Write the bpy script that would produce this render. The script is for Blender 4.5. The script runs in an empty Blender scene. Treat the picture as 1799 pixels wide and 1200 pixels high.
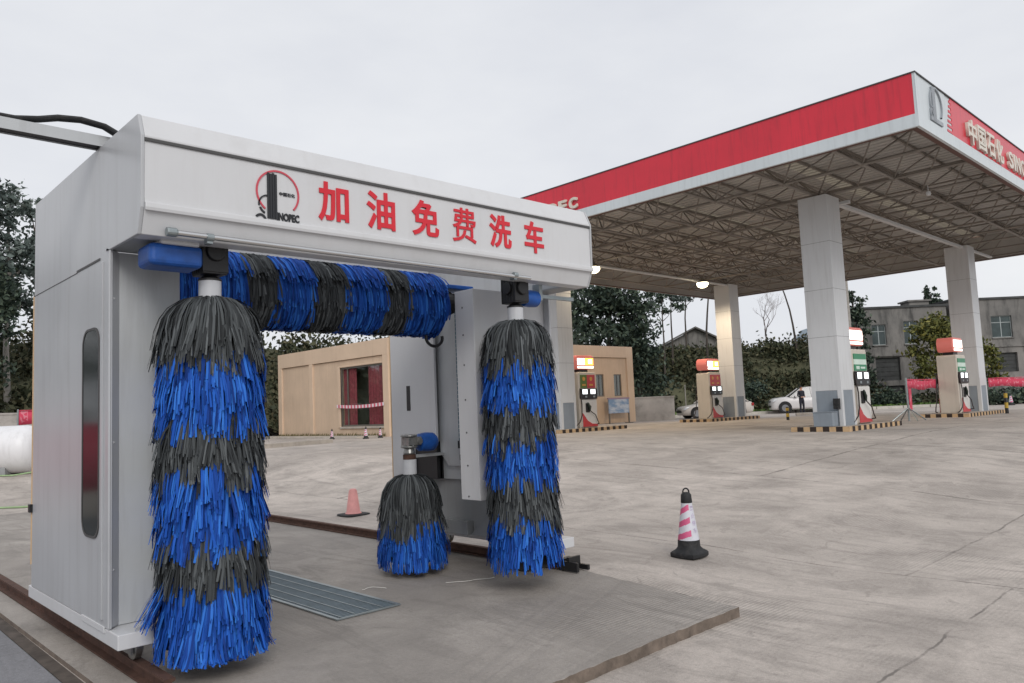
import bpy, bmesh, math, random
import numpy as np
from mathutils import Vector, Matrix

PI = math.pi
scn = bpy.context.scene
COL = scn.collection

# ------------------------------------------------------------------ camera
CAM_H = 1.45
F_PX, PITCH, ROLL, YAW = 1356.3154, 0.08639, -0.04205, 0.76344
_cy, _sy = math.cos(YAW), math.sin(YAW)
_fw = Vector((_sy * math.cos(PITCH), _cy * math.cos(PITCH), math.sin(PITCH)))
_rt = Vector((_cy, -_sy, 0.0))
_up = _rt.cross(_fw)
_r2 = _rt * math.cos(ROLL) + _up * math.sin(ROLL)
_u2 = -_rt * math.sin(ROLL) + _up * math.cos(ROLL)
cd = bpy.data.cameras.new("camera")
cam = bpy.data.objects.new("camera", cd)
COL.objects.link(cam)
cd.sensor_fit = 'HORIZONTAL'
cd.sensor_width = 36.0
cd.lens = 36.0 * F_PX / 1799.0
cd.clip_start = 0.05
cd.clip_end = 2000
m = Matrix((_r2, _u2, -_fw)).transposed().to_4x4()
m.translation = (0, 0, CAM_H)
cam.matrix_world = m
scn.camera = cam

# ------------------------------------------------------------------ world, sun, exposure
SUN_EL, SUN_AZ = math.radians(34), math.radians(208)      # azimuth from +Y towards +X
wd = bpy.data.worlds.new("World")
scn.world = wd
wd.use_nodes = True
nt = wd.node_tree
nt.nodes.clear()
wo = nt.nodes.new('ShaderNodeOutputWorld')
bg = nt.nodes.new('ShaderNodeBackground')
bg.inputs['Strength'].default_value = 0.1
sky = nt.nodes.new('ShaderNodeTexSky')
sky.sky_type = 'NISHITA'
sky.sun_disc = False
sky.sun_elevation = SUN_EL
sky.sun_rotation = SUN_AZ
sky.air_density = 1.0
sky.dust_density = 4.0
hs = nt.nodes.new('ShaderNodeHueSaturation')
hs.inputs['Saturation'].default_value = 0.35
tc = nt.nodes.new('ShaderNodeTexCoord')
mp = nt.nodes.new('ShaderNodeMapping')
mp.inputs['Scale'].default_value = (1.0, 1.0, 2.6)
nz = nt.nodes.new('ShaderNodeTexNoise')
nz.inputs['Scale'].default_value = 1.9
nz.inputs['Detail'].default_value = 5
nz.inputs['Roughness'].default_value = 0.55
rp = nt.nodes.new('ShaderNodeValToRGB')
rp.color_ramp.elements[0].position = 0.3
rp.color_ramp.elements[0].color = (6.95, 7.18, 7.75, 1)
rp.color_ramp.elements[1].position = 0.72
rp.color_ramp.elements[1].color = (8.55, 8.7, 8.95, 1)
mx = nt.nodes.new('ShaderNodeMix')
mx.data_type = 'RGBA'
mx.inputs['Factor'].default_value = 0.93
nt.links.new(tc.outputs['Generated'], mp.inputs['Vector'])
nt.links.new(mp.outputs['Vector'], nz.inputs['Vector'])
nt.links.new(nz.outputs['Fac'], rp.inputs['Fac'])
nt.links.new(sky.outputs['Color'], hs.inputs['Color'])
nt.links.new(hs.outputs['Color'], mx.inputs['A'])
nt.links.new(rp.outputs['Color'], mx.inputs['B'])
nt.links.new(mx.outputs['Result'], bg.inputs['Color'])
nt.links.new(bg.outputs['Background'], wo.inputs['Surface'])

sd = bpy.data.lights.new("sun", 'SUN')
sd.energy = 1.25
sd.angle = math.radians(25)
sd.color = (1.0, 0.96, 0.91)
so = bpy.data.objects.new("sun", sd)
COL.objects.link(so)
sv = Vector((math.sin(SUN_AZ) * math.cos(SUN_EL), math.cos(SUN_AZ) * math.cos(SUN_EL), math.sin(SUN_EL)))
so.rotation_euler = sv.to_track_quat('Z', 'Y').to_euler()
so.location = (0, 0, 30)

vs = scn.view_settings
vs.view_transform = 'Standard'
vs.look = 'None'
vs.exposure = 0.08
vs.gamma = 1.0
vs.use_curve_mapping = False


# ------------------------------------------------------------------ helpers
def lin(r, g, b):
    f = lambda c: (c / 255 / 12.92) if c <= 10.3 else ((c / 255 + .055) / 1.055) ** 2.4
    return (f(r), f(g), f(b))


class MB:
    """collects shapes; build() links them as one mesh object"""
    def __init__(s):
        s.v = []; s.f = []; s.mi = []; s.cur = 0

    def add(s, vs, fs):
        o = len(s.v)
        s.v += [tuple(p) for p in vs]
        for f in fs:
            s.f.append(tuple(i + o for i in f)); s.mi.append(s.cur)
        return s

    def box(s, x0, x1, y0, y1, z0, z1):
        return s.add([(x0, y0, z0), (x1, y0, z0), (x1, y1, z0), (x0, y1, z0), (x0, y0, z1), (x1, y0, z1), (x1, y1, z1), (x0, y1, z1)],
                     [(0, 3, 2, 1), (4, 5, 6, 7), (0, 1, 5, 4), (1, 2, 6, 5), (2, 3, 7, 6), (3, 0, 4, 7)])

    def prism(s, poly, axis, a, b):
        """poly: 2D points; extruded along axis from a to b. axis x: (y,z); y: (x,z); z: (x,y)"""
        n = len(poly)
        def P(p, t):
            return (t, p[0], p[1]) if axis == 'x' else (p[0], t, p[1]) if axis == 'y' else (p[0], p[1], t)
        vs = [P(p, a) for p in poly] + [P(p, b) for p in poly]
        fs = [tuple(range(n))[::-1], tuple(range(n, 2 * n))]
        for i in range(n):
            j = (i + 1) % n
            fs.append((i, j, n + j, n + i))
        return s.add(vs, fs)

    def tube(s, pts, r, n=8, cap=True, r1=None):
        pts = [Vector(p) for p in pts]
        k = len(pts)
        o = len(s.v)
        vs = []
        prev = None
        for i, p in enumerate(pts):
            t = (pts[min(i + 1, k - 1)] - pts[max(i - 1, 0)])
            if t.length < 1e-9: t = Vector((0, 0, 1))
            t.normalize()
            if prev is None:
                a = Vector((0, 0, 1)) if abs(t.z) < .9 else Vector((1, 0, 0))
                prev = t.cross(a).normalized()
            e1 = (prev - t * prev.dot(t))
            if e1.length < 1e-6: e1 = t.orthogonal()
            e1.normalize(); prev = e1
            e2 = t.cross(e1)
            rr = r if r1 is None else r + (r1 - r) * i / max(1, k - 1)
            if isinstance(r, (list, tuple)): rr = r[i]
            for j in range(n):
                an = 2 * PI * j / n
                vs.append(p + (e1 * math.cos(an) + e2 * math.sin(an)) * rr)
        fs = []
        for i in range(k - 1):
            for j in range(n):
                j2 = (j + 1) % n
                fs.append((i * n + j, i * n + j2, (i + 1) * n + j2, (i + 1) * n + j))
        if cap:
            fs.append(tuple(range(n))[::-1]); fs.append(tuple((k - 1) * n + j for j in range(n)))
        return s.add(vs, fs)

    def lathe(s, prof, c=(0, 0, 0), n=24, axis='z', sq=None):
        """prof: (r, h) list; sq: per-ring squareness 0..1"""
        vs = []
        for k, (r, h) in enumerate(prof):
            for j in range(n):
                a = 2 * PI * (j + .5) / n
                ca, sa = math.cos(a), math.sin(a)
                q = 1.0
                if sq:
                    q = 1 + sq[k] * (min(1 / max(abs(ca), 1e-6), 1 / max(abs(sa), 1e-6)) - 1)
                x, y = r * ca * q, r * sa * q
                if axis == 'z': vs.append((c[0] + x, c[1] + y, c[2] + h))
                elif axis == 'x': vs.append((c[0] + h, c[1] + x, c[2] + y))
                else: vs.append((c[0] + x, c[1] + h, c[2] + y))
        fs = []
        m_ = len(prof)
        for k in range(m_ - 1):
            for j in range(n):
                j2 = (j + 1) % n
                fs.append((k * n + j, k * n + j2, (k + 1) * n + j2, (k + 1) * n + j))
        fs.append(tuple(range(n))[::-1]); fs.append(tuple((m_ - 1) * n + j for j in range(n)))
        return s.add(vs, fs)

    def build(s, name, mats, parent=None, loc=None, smooth=False, bev=0, bseg=2):
        me = bpy.data.meshes.new(name)
        me.from_pydata(s.v, [], s.f)
        if not isinstance(mats, (list, tuple)): mats = [mats]
        for mm in mats: me.materials.append(mm)
        if len(mats) > 1: me.polygons.foreach_set('material_index', s.mi)
        me.update()
        bm = bmesh.new(); bm.from_mesh(me)
        bmesh.ops.recalc_face_normals(bm, faces=bm.faces)
        bm.to_mesh(me); bm.free()
        if smooth:
            me.polygons.foreach_set('use_smooth', [True] * len(me.polygons))
            try: me.set_sharp_from_angle(angle=math.radians(40))
            except Exception: pass
        o = bpy.data.objects.new(name, me)
        COL.objects.link(o)
        if parent: o.parent = parent
        if loc: o.location = loc
        if bev:
            b = o.modifiers.new('bevel', 'BEVEL'); b.width = bev; b.segments = bseg; b.limit_method = 'ANGLE'
            b.angle_limit = math.radians(40)
        return o


def tag(o, label=None, cat=None, group=None, kind=None):
    if label: o['label'] = label
    if cat: o['category'] = cat
    if group: o['group'] = group
    if kind: o['kind'] = kind
    return o


def thing(name, label, cat, loc=(0, 0, 0), rz=0, group=None):
    o = bpy.data.objects.new(name, None)
    o.empty_display_size = .2
    COL.objects.link(o)
    o.location = loc; o.rotation_euler = (0, 0, rz)
    return tag(o, label, cat, group)


def children_of(o):
    return [c for c in COL.objects if c.parent is o]


def dup(root, loc, rz=0, label=None, group=None, scale=None):
    def cp(o, par):
        c = o.copy(); COL.objects.link(c)
        if par: c.parent = par
        for ch in kids.get(o.name, []): cp(ch, c)
        return c
    kids = {}
    for o in COL.objects:
        if o.parent: kids.setdefault(o.parent.name, []).append(o)
    r = cp(root, None)
    r.location = loc; r.rotation_euler = (0, 0, rz)
    if scale: r.scale = scale
    if label: r['label'] = label
    if group: r['group'] = group
    return r


def mesh_np(name, V, Fq, mats, parent=None, mi=None, smooth=False, loc=None):
    """V (n,3), Fq (m,4) quads"""
    me = bpy.data.meshes.new(name)
    n, k = len(V), len(Fq)
    me.vertices.add(n); me.vertices.foreach_set('co', np.asarray(V, 'f').ravel())
    me.loops.add(k * 4); me.loops.foreach_set('vertex_index', np.asarray(Fq, 'i').ravel())
    me.polygons.add(k)
    me.polygons.foreach_set('loop_start', np.arange(0, k * 4, 4, dtype='i'))
    me.polygons.foreach_set('loop_total', np.full(k, 4, dtype='i'))
    if not isinstance(mats, (list, tuple)): mats = [mats]
    for mm in mats: me.materials.append(mm)
    if mi is not None: me.polygons.foreach_set('material_index', np.asarray(mi, 'i'))
    if smooth: me.polygons.foreach_set('use_smooth', np.ones(k, bool))
    me.update(calc_edges=True); me.validate()
    o = bpy.data.objects.new(name, me); COL.objects.link(o)
    if parent: o.parent = parent
    if loc: o.location = loc
    return o


# ------------------------------------------------------------------ materials
def nn(t, typ, **kw):
    n = t.nodes.new(typ)
    for k, v in kw.items():
        if k in n.inputs: n.inputs[k].default_value = v
        else: setattr(n, k, v)
    return n


def base_mat(name):
    m_ = bpy.data.materials.new(name); m_.use_nodes = True
    t = m_.node_tree
    return m_, t, t.nodes['Principled BSDF']


def mixc(t, fac, a, b, blend='MIX'):
    n = t.nodes.new('ShaderNodeMix'); n.data_type = 'RGBA'; n.blend_type = blend
    for sock, val in (('Factor', fac), ('A', a), ('B', b)):
        i = n.inputs[sock] if sock == 'Factor' else [q for q in n.inputs if q.name == sock and q.type == 'RGBA'][0]
        if hasattr(val, 'links') or hasattr(val, 'is_linked'): t.links.new(val, i)
        elif sock == 'Factor': i.default_value = val
        else: i.default_value = (*val[:3], 1)
    return [q for q in n.outputs if q.type == 'RGBA'][0]


def noise(t, scale, detail=4, rough=.55, vec=None, dist=0):
    n = nn(t, 'ShaderNodeTexNoise', Scale=scale, Detail=detail, Roughness=rough, Distortion=dist)
    if vec is not None: t.links.new(vec, n.inputs['Vector'])
    return n.outputs['Fac']


def ramp(t, sock, p0, p1, c0=(0, 0, 0), c1=(1, 1, 1)):
    r = t.nodes.new('ShaderNodeValToRGB')
    e = r.color_ramp.elements
    e[0].position, e[1].position = p0, p1
    e[0].color, e[1].color = (*c0, 1), (*c1, 1)
    t.links.new(sock, r.inputs['Fac'])
    return r.outputs['Color']


def pos(t, scale=(1, 1, 1)):
    g = t.nodes.new('ShaderNodeNewGeometry')
    if scale == (1, 1, 1): return g.outputs['Position']
    mp_ = t.nodes.new('ShaderNodeMapping'); mp_.inputs['Scale'].default_value = scale
    t.links.new(g.outputs['Position'], mp_.inputs['Vector'])
    return mp_.outputs['Vector']


def bump(t, bsdf, h, strength=.2, dist=.01):
    b = nn(t, 'ShaderNodeBump', Strength=strength, Distance=dist)
    t.links.new(h, b.inputs['Height']); t.links.new(b.outputs['Normal'], bsdf.inputs['Normal'])


def pm(name, col, rough=.5, metal=0.0, var=.08, scale=3.0, dirt=0.0, dirtcol=(.12, .1, .08), bmp=0.0, bscale=60, spec=.5, streak=False):
    """painted / plain surface with soft tonal variation, optional dirt patches and grain"""
    m_, t, b = base_mat(name)
    v = pos(t)
    n1 = noise(t, scale, 5, .6, v)
    lo = tuple(c * (1 - var) for c in col); hi = tuple(min(1, c * (1 + var)) for c in col)
    c = mixc(t, ramp(t, n1, .3, .7), lo, hi)
    if dirt:
        vv = pos(t, (6, 6, .5)) if streak else v
        n2 = noise(t, scale * 1.7 if not streak else 1.5, 6, .65, vv)
        f = nn(t, 'ShaderNodeMath', operation='MULTIPLY'); t.links.new(ramp(t, n2, .5, .8), f.inputs[0]); f.inputs[1].default_value = dirt
        c = mixc(t, f.outputs[0], c, dirtcol)
    t.links.new(c, b.inputs['Base Color'])
    b.inputs['Roughness'].default_value = rough
    b.inputs['Metallic'].default_value = metal
    b.inputs['Specular IOR Level'].default_value = spec
    if bmp: bump(t, b, noise(t, bscale, 4, .6, v), bmp, .004)
    return m_


def emis(name, col, strength):
    m_, t, b = base_mat(name)
    b.inputs['Base Color'].default_value = (*[min(.8, c) for c in col], 1)
    b.inputs['Emission Color'].default_value = (*col, 1)
    b.inputs['Emission Strength'].default_value = strength
    b.inputs['Roughness'].default_value = .3
    return m_


def island_mat(name, cols, rough=.6, spec=.3, sheen=0, big=None):
    """colour picked per strip / leaf"""
    m_, t, b = base_mat(name)
    g = t.nodes.new('ShaderNodeNewGeometry')
    r = t.nodes.new('ShaderNodeValToRGB')
    e = r.color_ramp.elements
    while len(e) < len(cols): e.new(.5)
    for i, c in enumerate(cols):
        e[i].position = i / (len(cols) - 1); e[i].color = (*c, 1)
    t.links.new(g.outputs['Random Per Island'], r.inputs['Fac'])
    c = r.outputs['Color']
    if big:
        n1 = noise(t, big[0], 3, .5, pos(t))
        c = mixc(t, ramp(t, n1, .35, .65), c, big[1], 'MULTIPLY')
    t.links.new(c, b.inputs['Base Color'])
    b.inputs['Roughness'].default_value = rough
    b.inputs['Specular IOR Level'].default_value = spec
    return m_


# ---- concrete
def concrete(name, col, joints_x=(), joints_y=(), broom=.5, stain=.5, wet=None, rough=.85):
    m_, t, b = base_mat(name)
    v = pos(t)
    warp = noise(t, .35, 3, .5, v)
    big = noise(t, .22, 5, .6, v, .6)
    mid = noise(t, 1.3, 6, .65, v, .4)
    fine = noise(t, 38, 5, .7, v)
    vfine = noise(t, 160, 2, .6, v)
    c = mixc(t, ramp(t, big, .3, .7), tuple(x * .82 for x in col), tuple(x * 1.14 for x in col))
    c = mixc(t, ramp(t, mid, .42, .66, (0, 0, 0), (.75, .75, .75)), c, tuple(x * .62 for x in col))
    # long smeared tyre / mop streaks
    st = noise(t, .9, 7, .7, pos(t, (2.6, .5, 1)), 2.2)
    f = nn(t, 'ShaderNodeMath', operation='MULTIPLY'); t.links.new(ramp(t, st, .50, .64), f.inputs[0]); f.inputs[1].default_value = stain
    c = mixc(t, f.outputs[0], c, tuple(x * .52 for x in col))
    st2 = noise(t, .8, 6, .7, pos(t, (.45, 2.4, 1)), 1.0)
    f2 = nn(t, 'ShaderNodeMath', operation='MULTIPLY'); t.links.new(ramp(t, st2, .56, .74), f2.inputs[0]); f2.inputs[1].default_value = stain * .6
    c = mixc(t, f2.outputs[0], c, tuple(min(1, x * 1.35) for x in col))
    # oil and water marks, blotchy with firm edges
    oil = noise(t, .75, 7, .62, v, 1.8)
    c = mixc(t, ramp(t, oil, .60, .66, (0, 0, 0), (.36, .36, .36)), c, tuple(x * .5 for x in col))
    oil2 = noise(t, 1.9, 6, .6, pos(t, (1.0, 1.25, 1)), 2.6)
    c = mixc(t, ramp(t, oil2, .61, .66, (0, 0, 0), (.34, .34, .34)), c, tuple(x * .48 for x in col))
    dust = noise(t, .6, 8, .7, v, 2.2)
    c = mixc(t, ramp(t, dust, .58, .68, (0, 0, 0), (.3, .3, .3)), c, tuple(min(1, x * 1.35) for x in col))
    c = mixc(t, .55, c, ramp(t, fine, .2, .8, (.45, .45, .45), (1.0, 1.0, 1.0)), 'MULTIPLY')
    c = mixc(t, .5, c, ramp(t, vfine, .25, .75, (.4, .4, .4), (1.0, 1.0, 1.0)), 'MULTIPLY')
    c = mixc(t, 1.0, c, (1.28, 1.28, 1.28), 'MULTIPLY')
    # dark grit spots
    sp = nn(t, 'ShaderNodeTexVoronoi', Scale=9.0); t.links.new(v, sp.inputs['Vector'])
    c = mixc(t, ramp(t, sp.outputs['Distance'], .03, .075, (.55, .55, .55), (0, 0, 0)), c, tuple(x * .3 for x in col))
    # dark joints (sawn lines)
    sx = t.nodes.new('ShaderNodeSeparateXYZ'); t.links.new(v, sx.inputs[0])
    hgt = None
    wob = nn(t, 'ShaderNodeMath', operation='MULTIPLY_ADD'); t.links.new(noise(t, 3.0, 4, .7, v), wob.inputs[0]); wob.inputs[1].default_value = .07; wob.inputs[2].default_value = -.035
    wob2 = nn(t, 'ShaderNodeMath', operation='MULTIPLY_ADD'); t.links.new(warp, wob2.inputs[0]); wob2.inputs[1].default_value = .3; wob2.inputs[2].default_value = -.15
    def line(sock, at, w, lo_s=None, lo=-1e9, hi=1e9):
        a = nn(t, 'ShaderNodeMath', operation='ADD'); t.links.new(sock, a.inputs[0]); t.links.new(wob.outputs[0], a.inputs[1])
        a1 = nn(t, 'ShaderNodeMath', operation='ADD'); t.links.new(a.outputs[0], a1.inputs[0]); t.links.new(wob2.outputs[0], a1.inputs[1])
        s_ = nn(t, 'ShaderNodeMath', operation='SUBTRACT'); t.links.new(a1.outputs[0], s_.inputs[0]); s_.inputs[1].default_value = at
        ab = nn(t, 'ShaderNodeMath', operation='ABSOLUTE'); t.links.new(s_.outputs[0], ab.inputs[0])
        mr = nn(t, 'ShaderNodeMapRange'); mr.inputs['From Min'].default_value = w * .4; mr.inputs['From Max'].default_value = w
        mr.inputs['To Min'].default_value = 1; mr.inputs['To Max'].default_value = 0
        t.links.new(ab.outputs[0], mr.inputs['Value'])
        o = mr.outputs['Result']
        if lo_s is not None:
            for op, lim in (('GREATER_THAN', lo), ('LESS_THAN', hi)):
                g_ = nn(t, 'ShaderNodeMath', operation=op); t.links.new(lo_s, g_.inputs[0]); g_.inputs[1].default_value = lim
                mu = nn(t, 'ShaderNodeMath', operation='MULTIPLY'); t.links.new(o, mu.inputs[0]); t.links.new(g_.outputs[0], mu.inputs[1]); o = mu.outputs[0]
        return o
    acc = None
    for (at, w, lo, hi) in joints_x:
        l = line(sx.outputs['X'], at, w, sx.outputs['Y'], lo, hi)
        acc = l if acc is None else (lambda q: (t.links.new(acc, q.inputs[0]), t.links.new(l, q.inputs[1]), q.outputs[0])[2])(nn(t, 'ShaderNodeMath', operation='MAXIMUM'))
    for (at, w, lo, hi) in joints_y:
        l = line(sx.outputs['Y'], at, w, sx.outputs['X'], lo, hi)
        acc = l if acc is None else (lambda q: (t.links.new(acc, q.inputs[0]), t.links.new(l, q.inputs[1]), q.outputs[0])[2])(nn(t, 'ShaderNodeMath', operation='MAXIMUM'))
    if acc is not None:
        brk = ramp(t, noise(t, 2.2, 4, .6, v), .36, .6)
        mu = nn(t, 'ShaderNodeMath', operation='MULTIPLY'); t.links.new(acc, mu.inputs[0]); t.links.new(brk, mu.inputs[1])
        acc2 = nn(t, 'ShaderNodeMath', operation='MULTIPLY'); t.links.new(mu.outputs[0], acc2.inputs[0]); acc2.inputs[1].default_value = .8
        c = mixc(t, acc2.outputs[0], c, tuple(x * .25 for x in col))
    if wet:
        wn = noise(t, .55, 4, .55, v, .5)
        c = mixc(t, ramp(t, wn, .38, .62, (0, 0, 0), (wet, wet, wet)), c, tuple(x * .55 for x in col))
    # broom grooves, only in patches
    wv = nn(t, 'ShaderNodeTexWave', Scale=9.0, Distortion=.6, Detail=2); wv.bands_direction = 'Y'
    wv.inputs['Detail Scale'].default_value = 3
    t.links.new(pos(t), wv.inputs['Vector'])
    pm_ = ramp(t, noise(t, .45, 3, .5, v), .50, .64)
    mu = nn(t, 'ShaderNodeMath', operation='MULTIPLY'); t.links.new(wv.outputs['Fac'], mu.inputs[0]); t.links.new(pm_, mu.inputs[1])
    c = mixc(t, mu.outputs[0], c, mixc(t, .22, c, (.02, .02, .02)))
    t.links.new(c, b.inputs['Base Color'])
    b.inputs['Roughness'].default_value = rough
    b.inputs['Specular IOR Level'].default_value = .3
    mu2 = nn(t, 'ShaderNodeMath', operation='MULTIPLY_ADD'); t.links.new(mu.outputs[0], mu2.inputs[0]); mu2.inputs[1].default_value = broom; t.links.new(fine, mu2.inputs[2])
    bump(t, b, mu2.outputs[0], .6, .008)
    return m_


GC = lin(193, 184, 176)
M_ground = concrete('yard_concrete', GC,
                    joints_x=((6.85, .016, -6, 14), (11.2, .03, -8, 15), (15.9, .035, -10, 30), (22.5, .04, -10, 40)),
                    joints_y=((2.55, .016, 6.85, 30), (1.74, .012, 2, 6.85), (6.2, .035, 11.2, 40), (-2.0, .02, 2, 30), (11.5, .03, 6.85, 40)))
M_slab = concrete('slab_concrete', lin(176, 169, 162), broom=.6, stain=.6, wet=.6, rough=.75)
M_side = concrete('side_concrete', lin(140, 140, 144), broom=1.6, stain=.3)
M_kerb = pm('kerb_concrete', lin(176, 168, 158), .9, dirt=.6, var=.15, scale=2)

WHITE = lin(204, 205, 207)
M_white = pm('white_paint', WHITE, .38, var=.03, scale=1.5, dirt=.12, dirtcol=lin(140, 130, 118), streak=True)
M_panel = pm('grey_white_panel', lin(178, 180, 183), .32, var=.06, scale=1.2, dirt=.3, dirtcol=lin(120, 116, 112), streak=True)
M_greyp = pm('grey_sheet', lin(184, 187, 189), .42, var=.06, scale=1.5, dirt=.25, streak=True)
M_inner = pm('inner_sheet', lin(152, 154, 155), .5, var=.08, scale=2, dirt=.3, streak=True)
M_gaskshade = pm('gasket_and_shade', lin(74, 74, 74), .6)  # for real gaskets and seams, and the painted shadow under the beam lip
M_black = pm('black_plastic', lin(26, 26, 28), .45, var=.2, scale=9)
M_rubber = pm('black_rubber', lin(30, 31, 33), .7, var=.2, scale=12, dirt=.3, dirtcol=lin(110, 104, 98))
M_chrome = pm('steel_tube', lin(205, 205, 205), .22, 1.0, var=.04)
M_galv = pm('galvanised_steel', lin(150, 158, 160), .42, .7, var=.12, scale=9)
M_cast = pm('cast_metal', lin(150, 150, 148), .4, .8, var=.25, scale=22, dirt=.3)
M_rust = pm('rusty_rail', lin(82, 58, 48), .85, .1, var=.35, scale=14, dirt=.6, dirtcol=lin(44, 32, 28), bmp=.3)
M_collar = pm('white_collar', lin(196, 198, 202), .4, var=.06, scale=8, dirt=.3, streak=True)
M_bluemotor = pm('blue_motor_cover', lin(24, 80, 158), .45, var=.3, scale=9, bmp=.5, bscale=14)
M_orange = pm('orange_film', lin(210, 178, 138), .5)
M_glassdark = pm('dark_glass', lin(32, 38, 37), .12, var=.1, spec=.1)
M_redletter = pm('red_letter', lin(206, 32, 48), .4, var=.05)
M_logoblk = pm('black_letter', lin(34, 36, 40), .45)
M_logored = pm('red_ring', lin(196, 74, 88), .45)
M_bblue = island_mat('blue_bristle', [lin(14, 48, 116), lin(20, 68, 152), lin(32, 90, 186), lin(54, 120, 210)], .7, .2)
M_bgrey = island_mat('grey_bristle', [lin(38, 40, 42), lin(56, 59, 61), lin(76, 80, 82), lin(100, 104, 106)], .75, .2)
M_green_cable = pm('teal_cable', lin(24, 84, 104), .5)


# ------------------------------------------------------------------ terrain
def S(t):
    t = 0 if t < 0 else 1 if t > 1 else t
    return t * t * (3 - 2 * t)


def bank_h(x, y):
    d = .69 * x + .72 * y; u = .72 * x - .69 * y
    D0 = 54 - 14 * S((2 - u) / 10) - 9 * S((-9 - u) / 7)
    return 5.0 * S((d - D0) / 9) * (1 - S((u - 24) / 6))


def zg(x, y, bank=False):
    d = .69 * x + .72 * y
    w = max(S((x - 5.6) / 4), S((y - 16) / 8))
    z = .57 * S((d - 7) / 12) * w - .2 * S((d - 32) / 14)
    z -= max(.07 * S((4.6 - y) / 1.6), .04 * S((1.5 - x) / .15) * (1 - S((y - 14) / 5)))
    z -= .06 * S((x - 1.4) / .3) * S((5.3 - x) / .3) * S((y - 3.1) / .3) * S((15.8 - y) / .4)
    if bank: z += bank_h(x, y)
    return z


def grid_mesh(name, xs, ys, zf, mat, smooth=True, keep=None):
    nx, ny = len(xs), len(ys)
    V = np.array([(x, y, zf(x, y)) for y in ys for x in xs])
    F = [(j * nx + i, j * nx + i + 1, (j + 1) * nx + i + 1, (j + 1) * nx + i) for j in range(ny - 1) for i in range(nx - 1)
         if keep is None or keep((xs[i] + xs[i + 1]) / 2, (ys[j] + ys[j + 1]) / 2)]
    return mesh_np(name, V, F, mat, smooth=smooth)


xs = sorted(set([-400, -200, -100, -60] + list(np.arange(-40, -2, 4.0)) + list(np.arange(-2, 12, .2)) + list(np.arange(12, 36, 1.0)) + list(np.arange(36, 100, 4.0)) + [130, 200, 400]))
ys = sorted(set([-400, -200, -100, -60] + list(np.arange(-40, -2, 4.0)) + list(np.arange(-2, 18, .2)) + list(np.arange(18, 40, 1.0)) + list(np.arange(40, 100, 4.0)) + [130, 200, 400]))
g = grid_mesh('ground', xs, ys, zg, M_ground)
tag(g, kind='structure')

# raised wash bay slab
sb = MB()
poly = [(1.35, 2.965), (3.1, 2.95), (4.2, 2.975), (4.93, 2.97), (5.2, 4.6), (5.5, 5.2), (5.5, 16), (1.35, 16)]
random.seed(41)
rough_poly = []
for i in range(len(poly)):
    p, q = poly[i], poly[(i + 1) % len(poly)]
    L_ = math.hypot(q[0] - p[0], q[1] - p[1]); n_ = max(1, int(L_ / (.05 if p[1] < 5.1 and q[1] < 5.1 else 2)))
    for k in range(n_):
        rough_poly.append((p[0] + (q[0] - p[0]) * k / n_ + random.uniform(-.005, .005), p[1] + (q[1] - p[1]) * k / n_ + random.uniform(-.005, .005)))
n_ = len(rough_poly)
sb.add([(p[0], p[1], -.006 * (random.random() ** 3)) for p in rough_poly] + [(p[0] + random.uniform(-.006, .006), p[1] - random.uniform(0, .01), -.25) for p in rough_poly], [tuple(range(n_))])
sb.cur = 1
for i in range(n_): sb.f.append((i, (i + 1) % n_, n_ + (i + 1) % n_, n_ + i)); sb.mi.append(1)
o = sb.build('slab', [M_slab, pm('slab_edge_dirt', lin(116, 104, 94), .95, var=.3, scale=7, dirt=.6, dirtcol=lin(62, 54, 46), bmp=.6, bscale=50)]); tag(o, kind='structure')
sb = MB(); sb.prism([(-6, -2), (1.25, -2), (1.25, 3), (1.27, 14), (-6, 14)], 'z', -.2, -.022)
o = sb.build('side_pavement', M_side, bev=.01); tag(o, kind='structure')
sb = MB(); sb.prism([(1.255, 2.4), (1.345, 2.4), (1.345, 14), (1.275, 14)], 'z', -.2, -.03)
o = sb.build('side_channel', pm('channel_dirt', lin(84, 76, 70), .95, var=.4, scale=9, bmp=.6, bscale=40)); tag(o, kind='structure')


# ------------------------------------------------------------------ brushes
def strip_mesh(name, strips, width, mat, parent, seed=0):
    """strips: list of (pts, tangent) ; ribbon of given width along tangent, thin slack twist"""
    rnd = random.Random(seed)
    V, F = [], []
    for pts, tan, wd_ in strips:
        o_ = len(V)
        k = len(pts)
        for i, p in enumerate(pts):
            tw = rnd.uniform(-.25, .25)
            w = wd_ * (1.0 if i < k - 1 else rnd.uniform(.55, 1.1))
            q = Vector(tan)
            V.append((p[0] - q.x * w / 2, p[1] - q.y * w / 2, p[2] - q.z * w / 2 + tw * .01))
            V.append((p[0] + q.x * w / 2, p[1] + q.y * w / 2, p[2] + q.z * w / 2 - tw * .01))
        for i in range(k - 1):
            a = o_ + 2 * i
            F.append((a, a + 1, a + 3, a + 2))
    return mesh_np(name, V, F, mat, parent)


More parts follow.
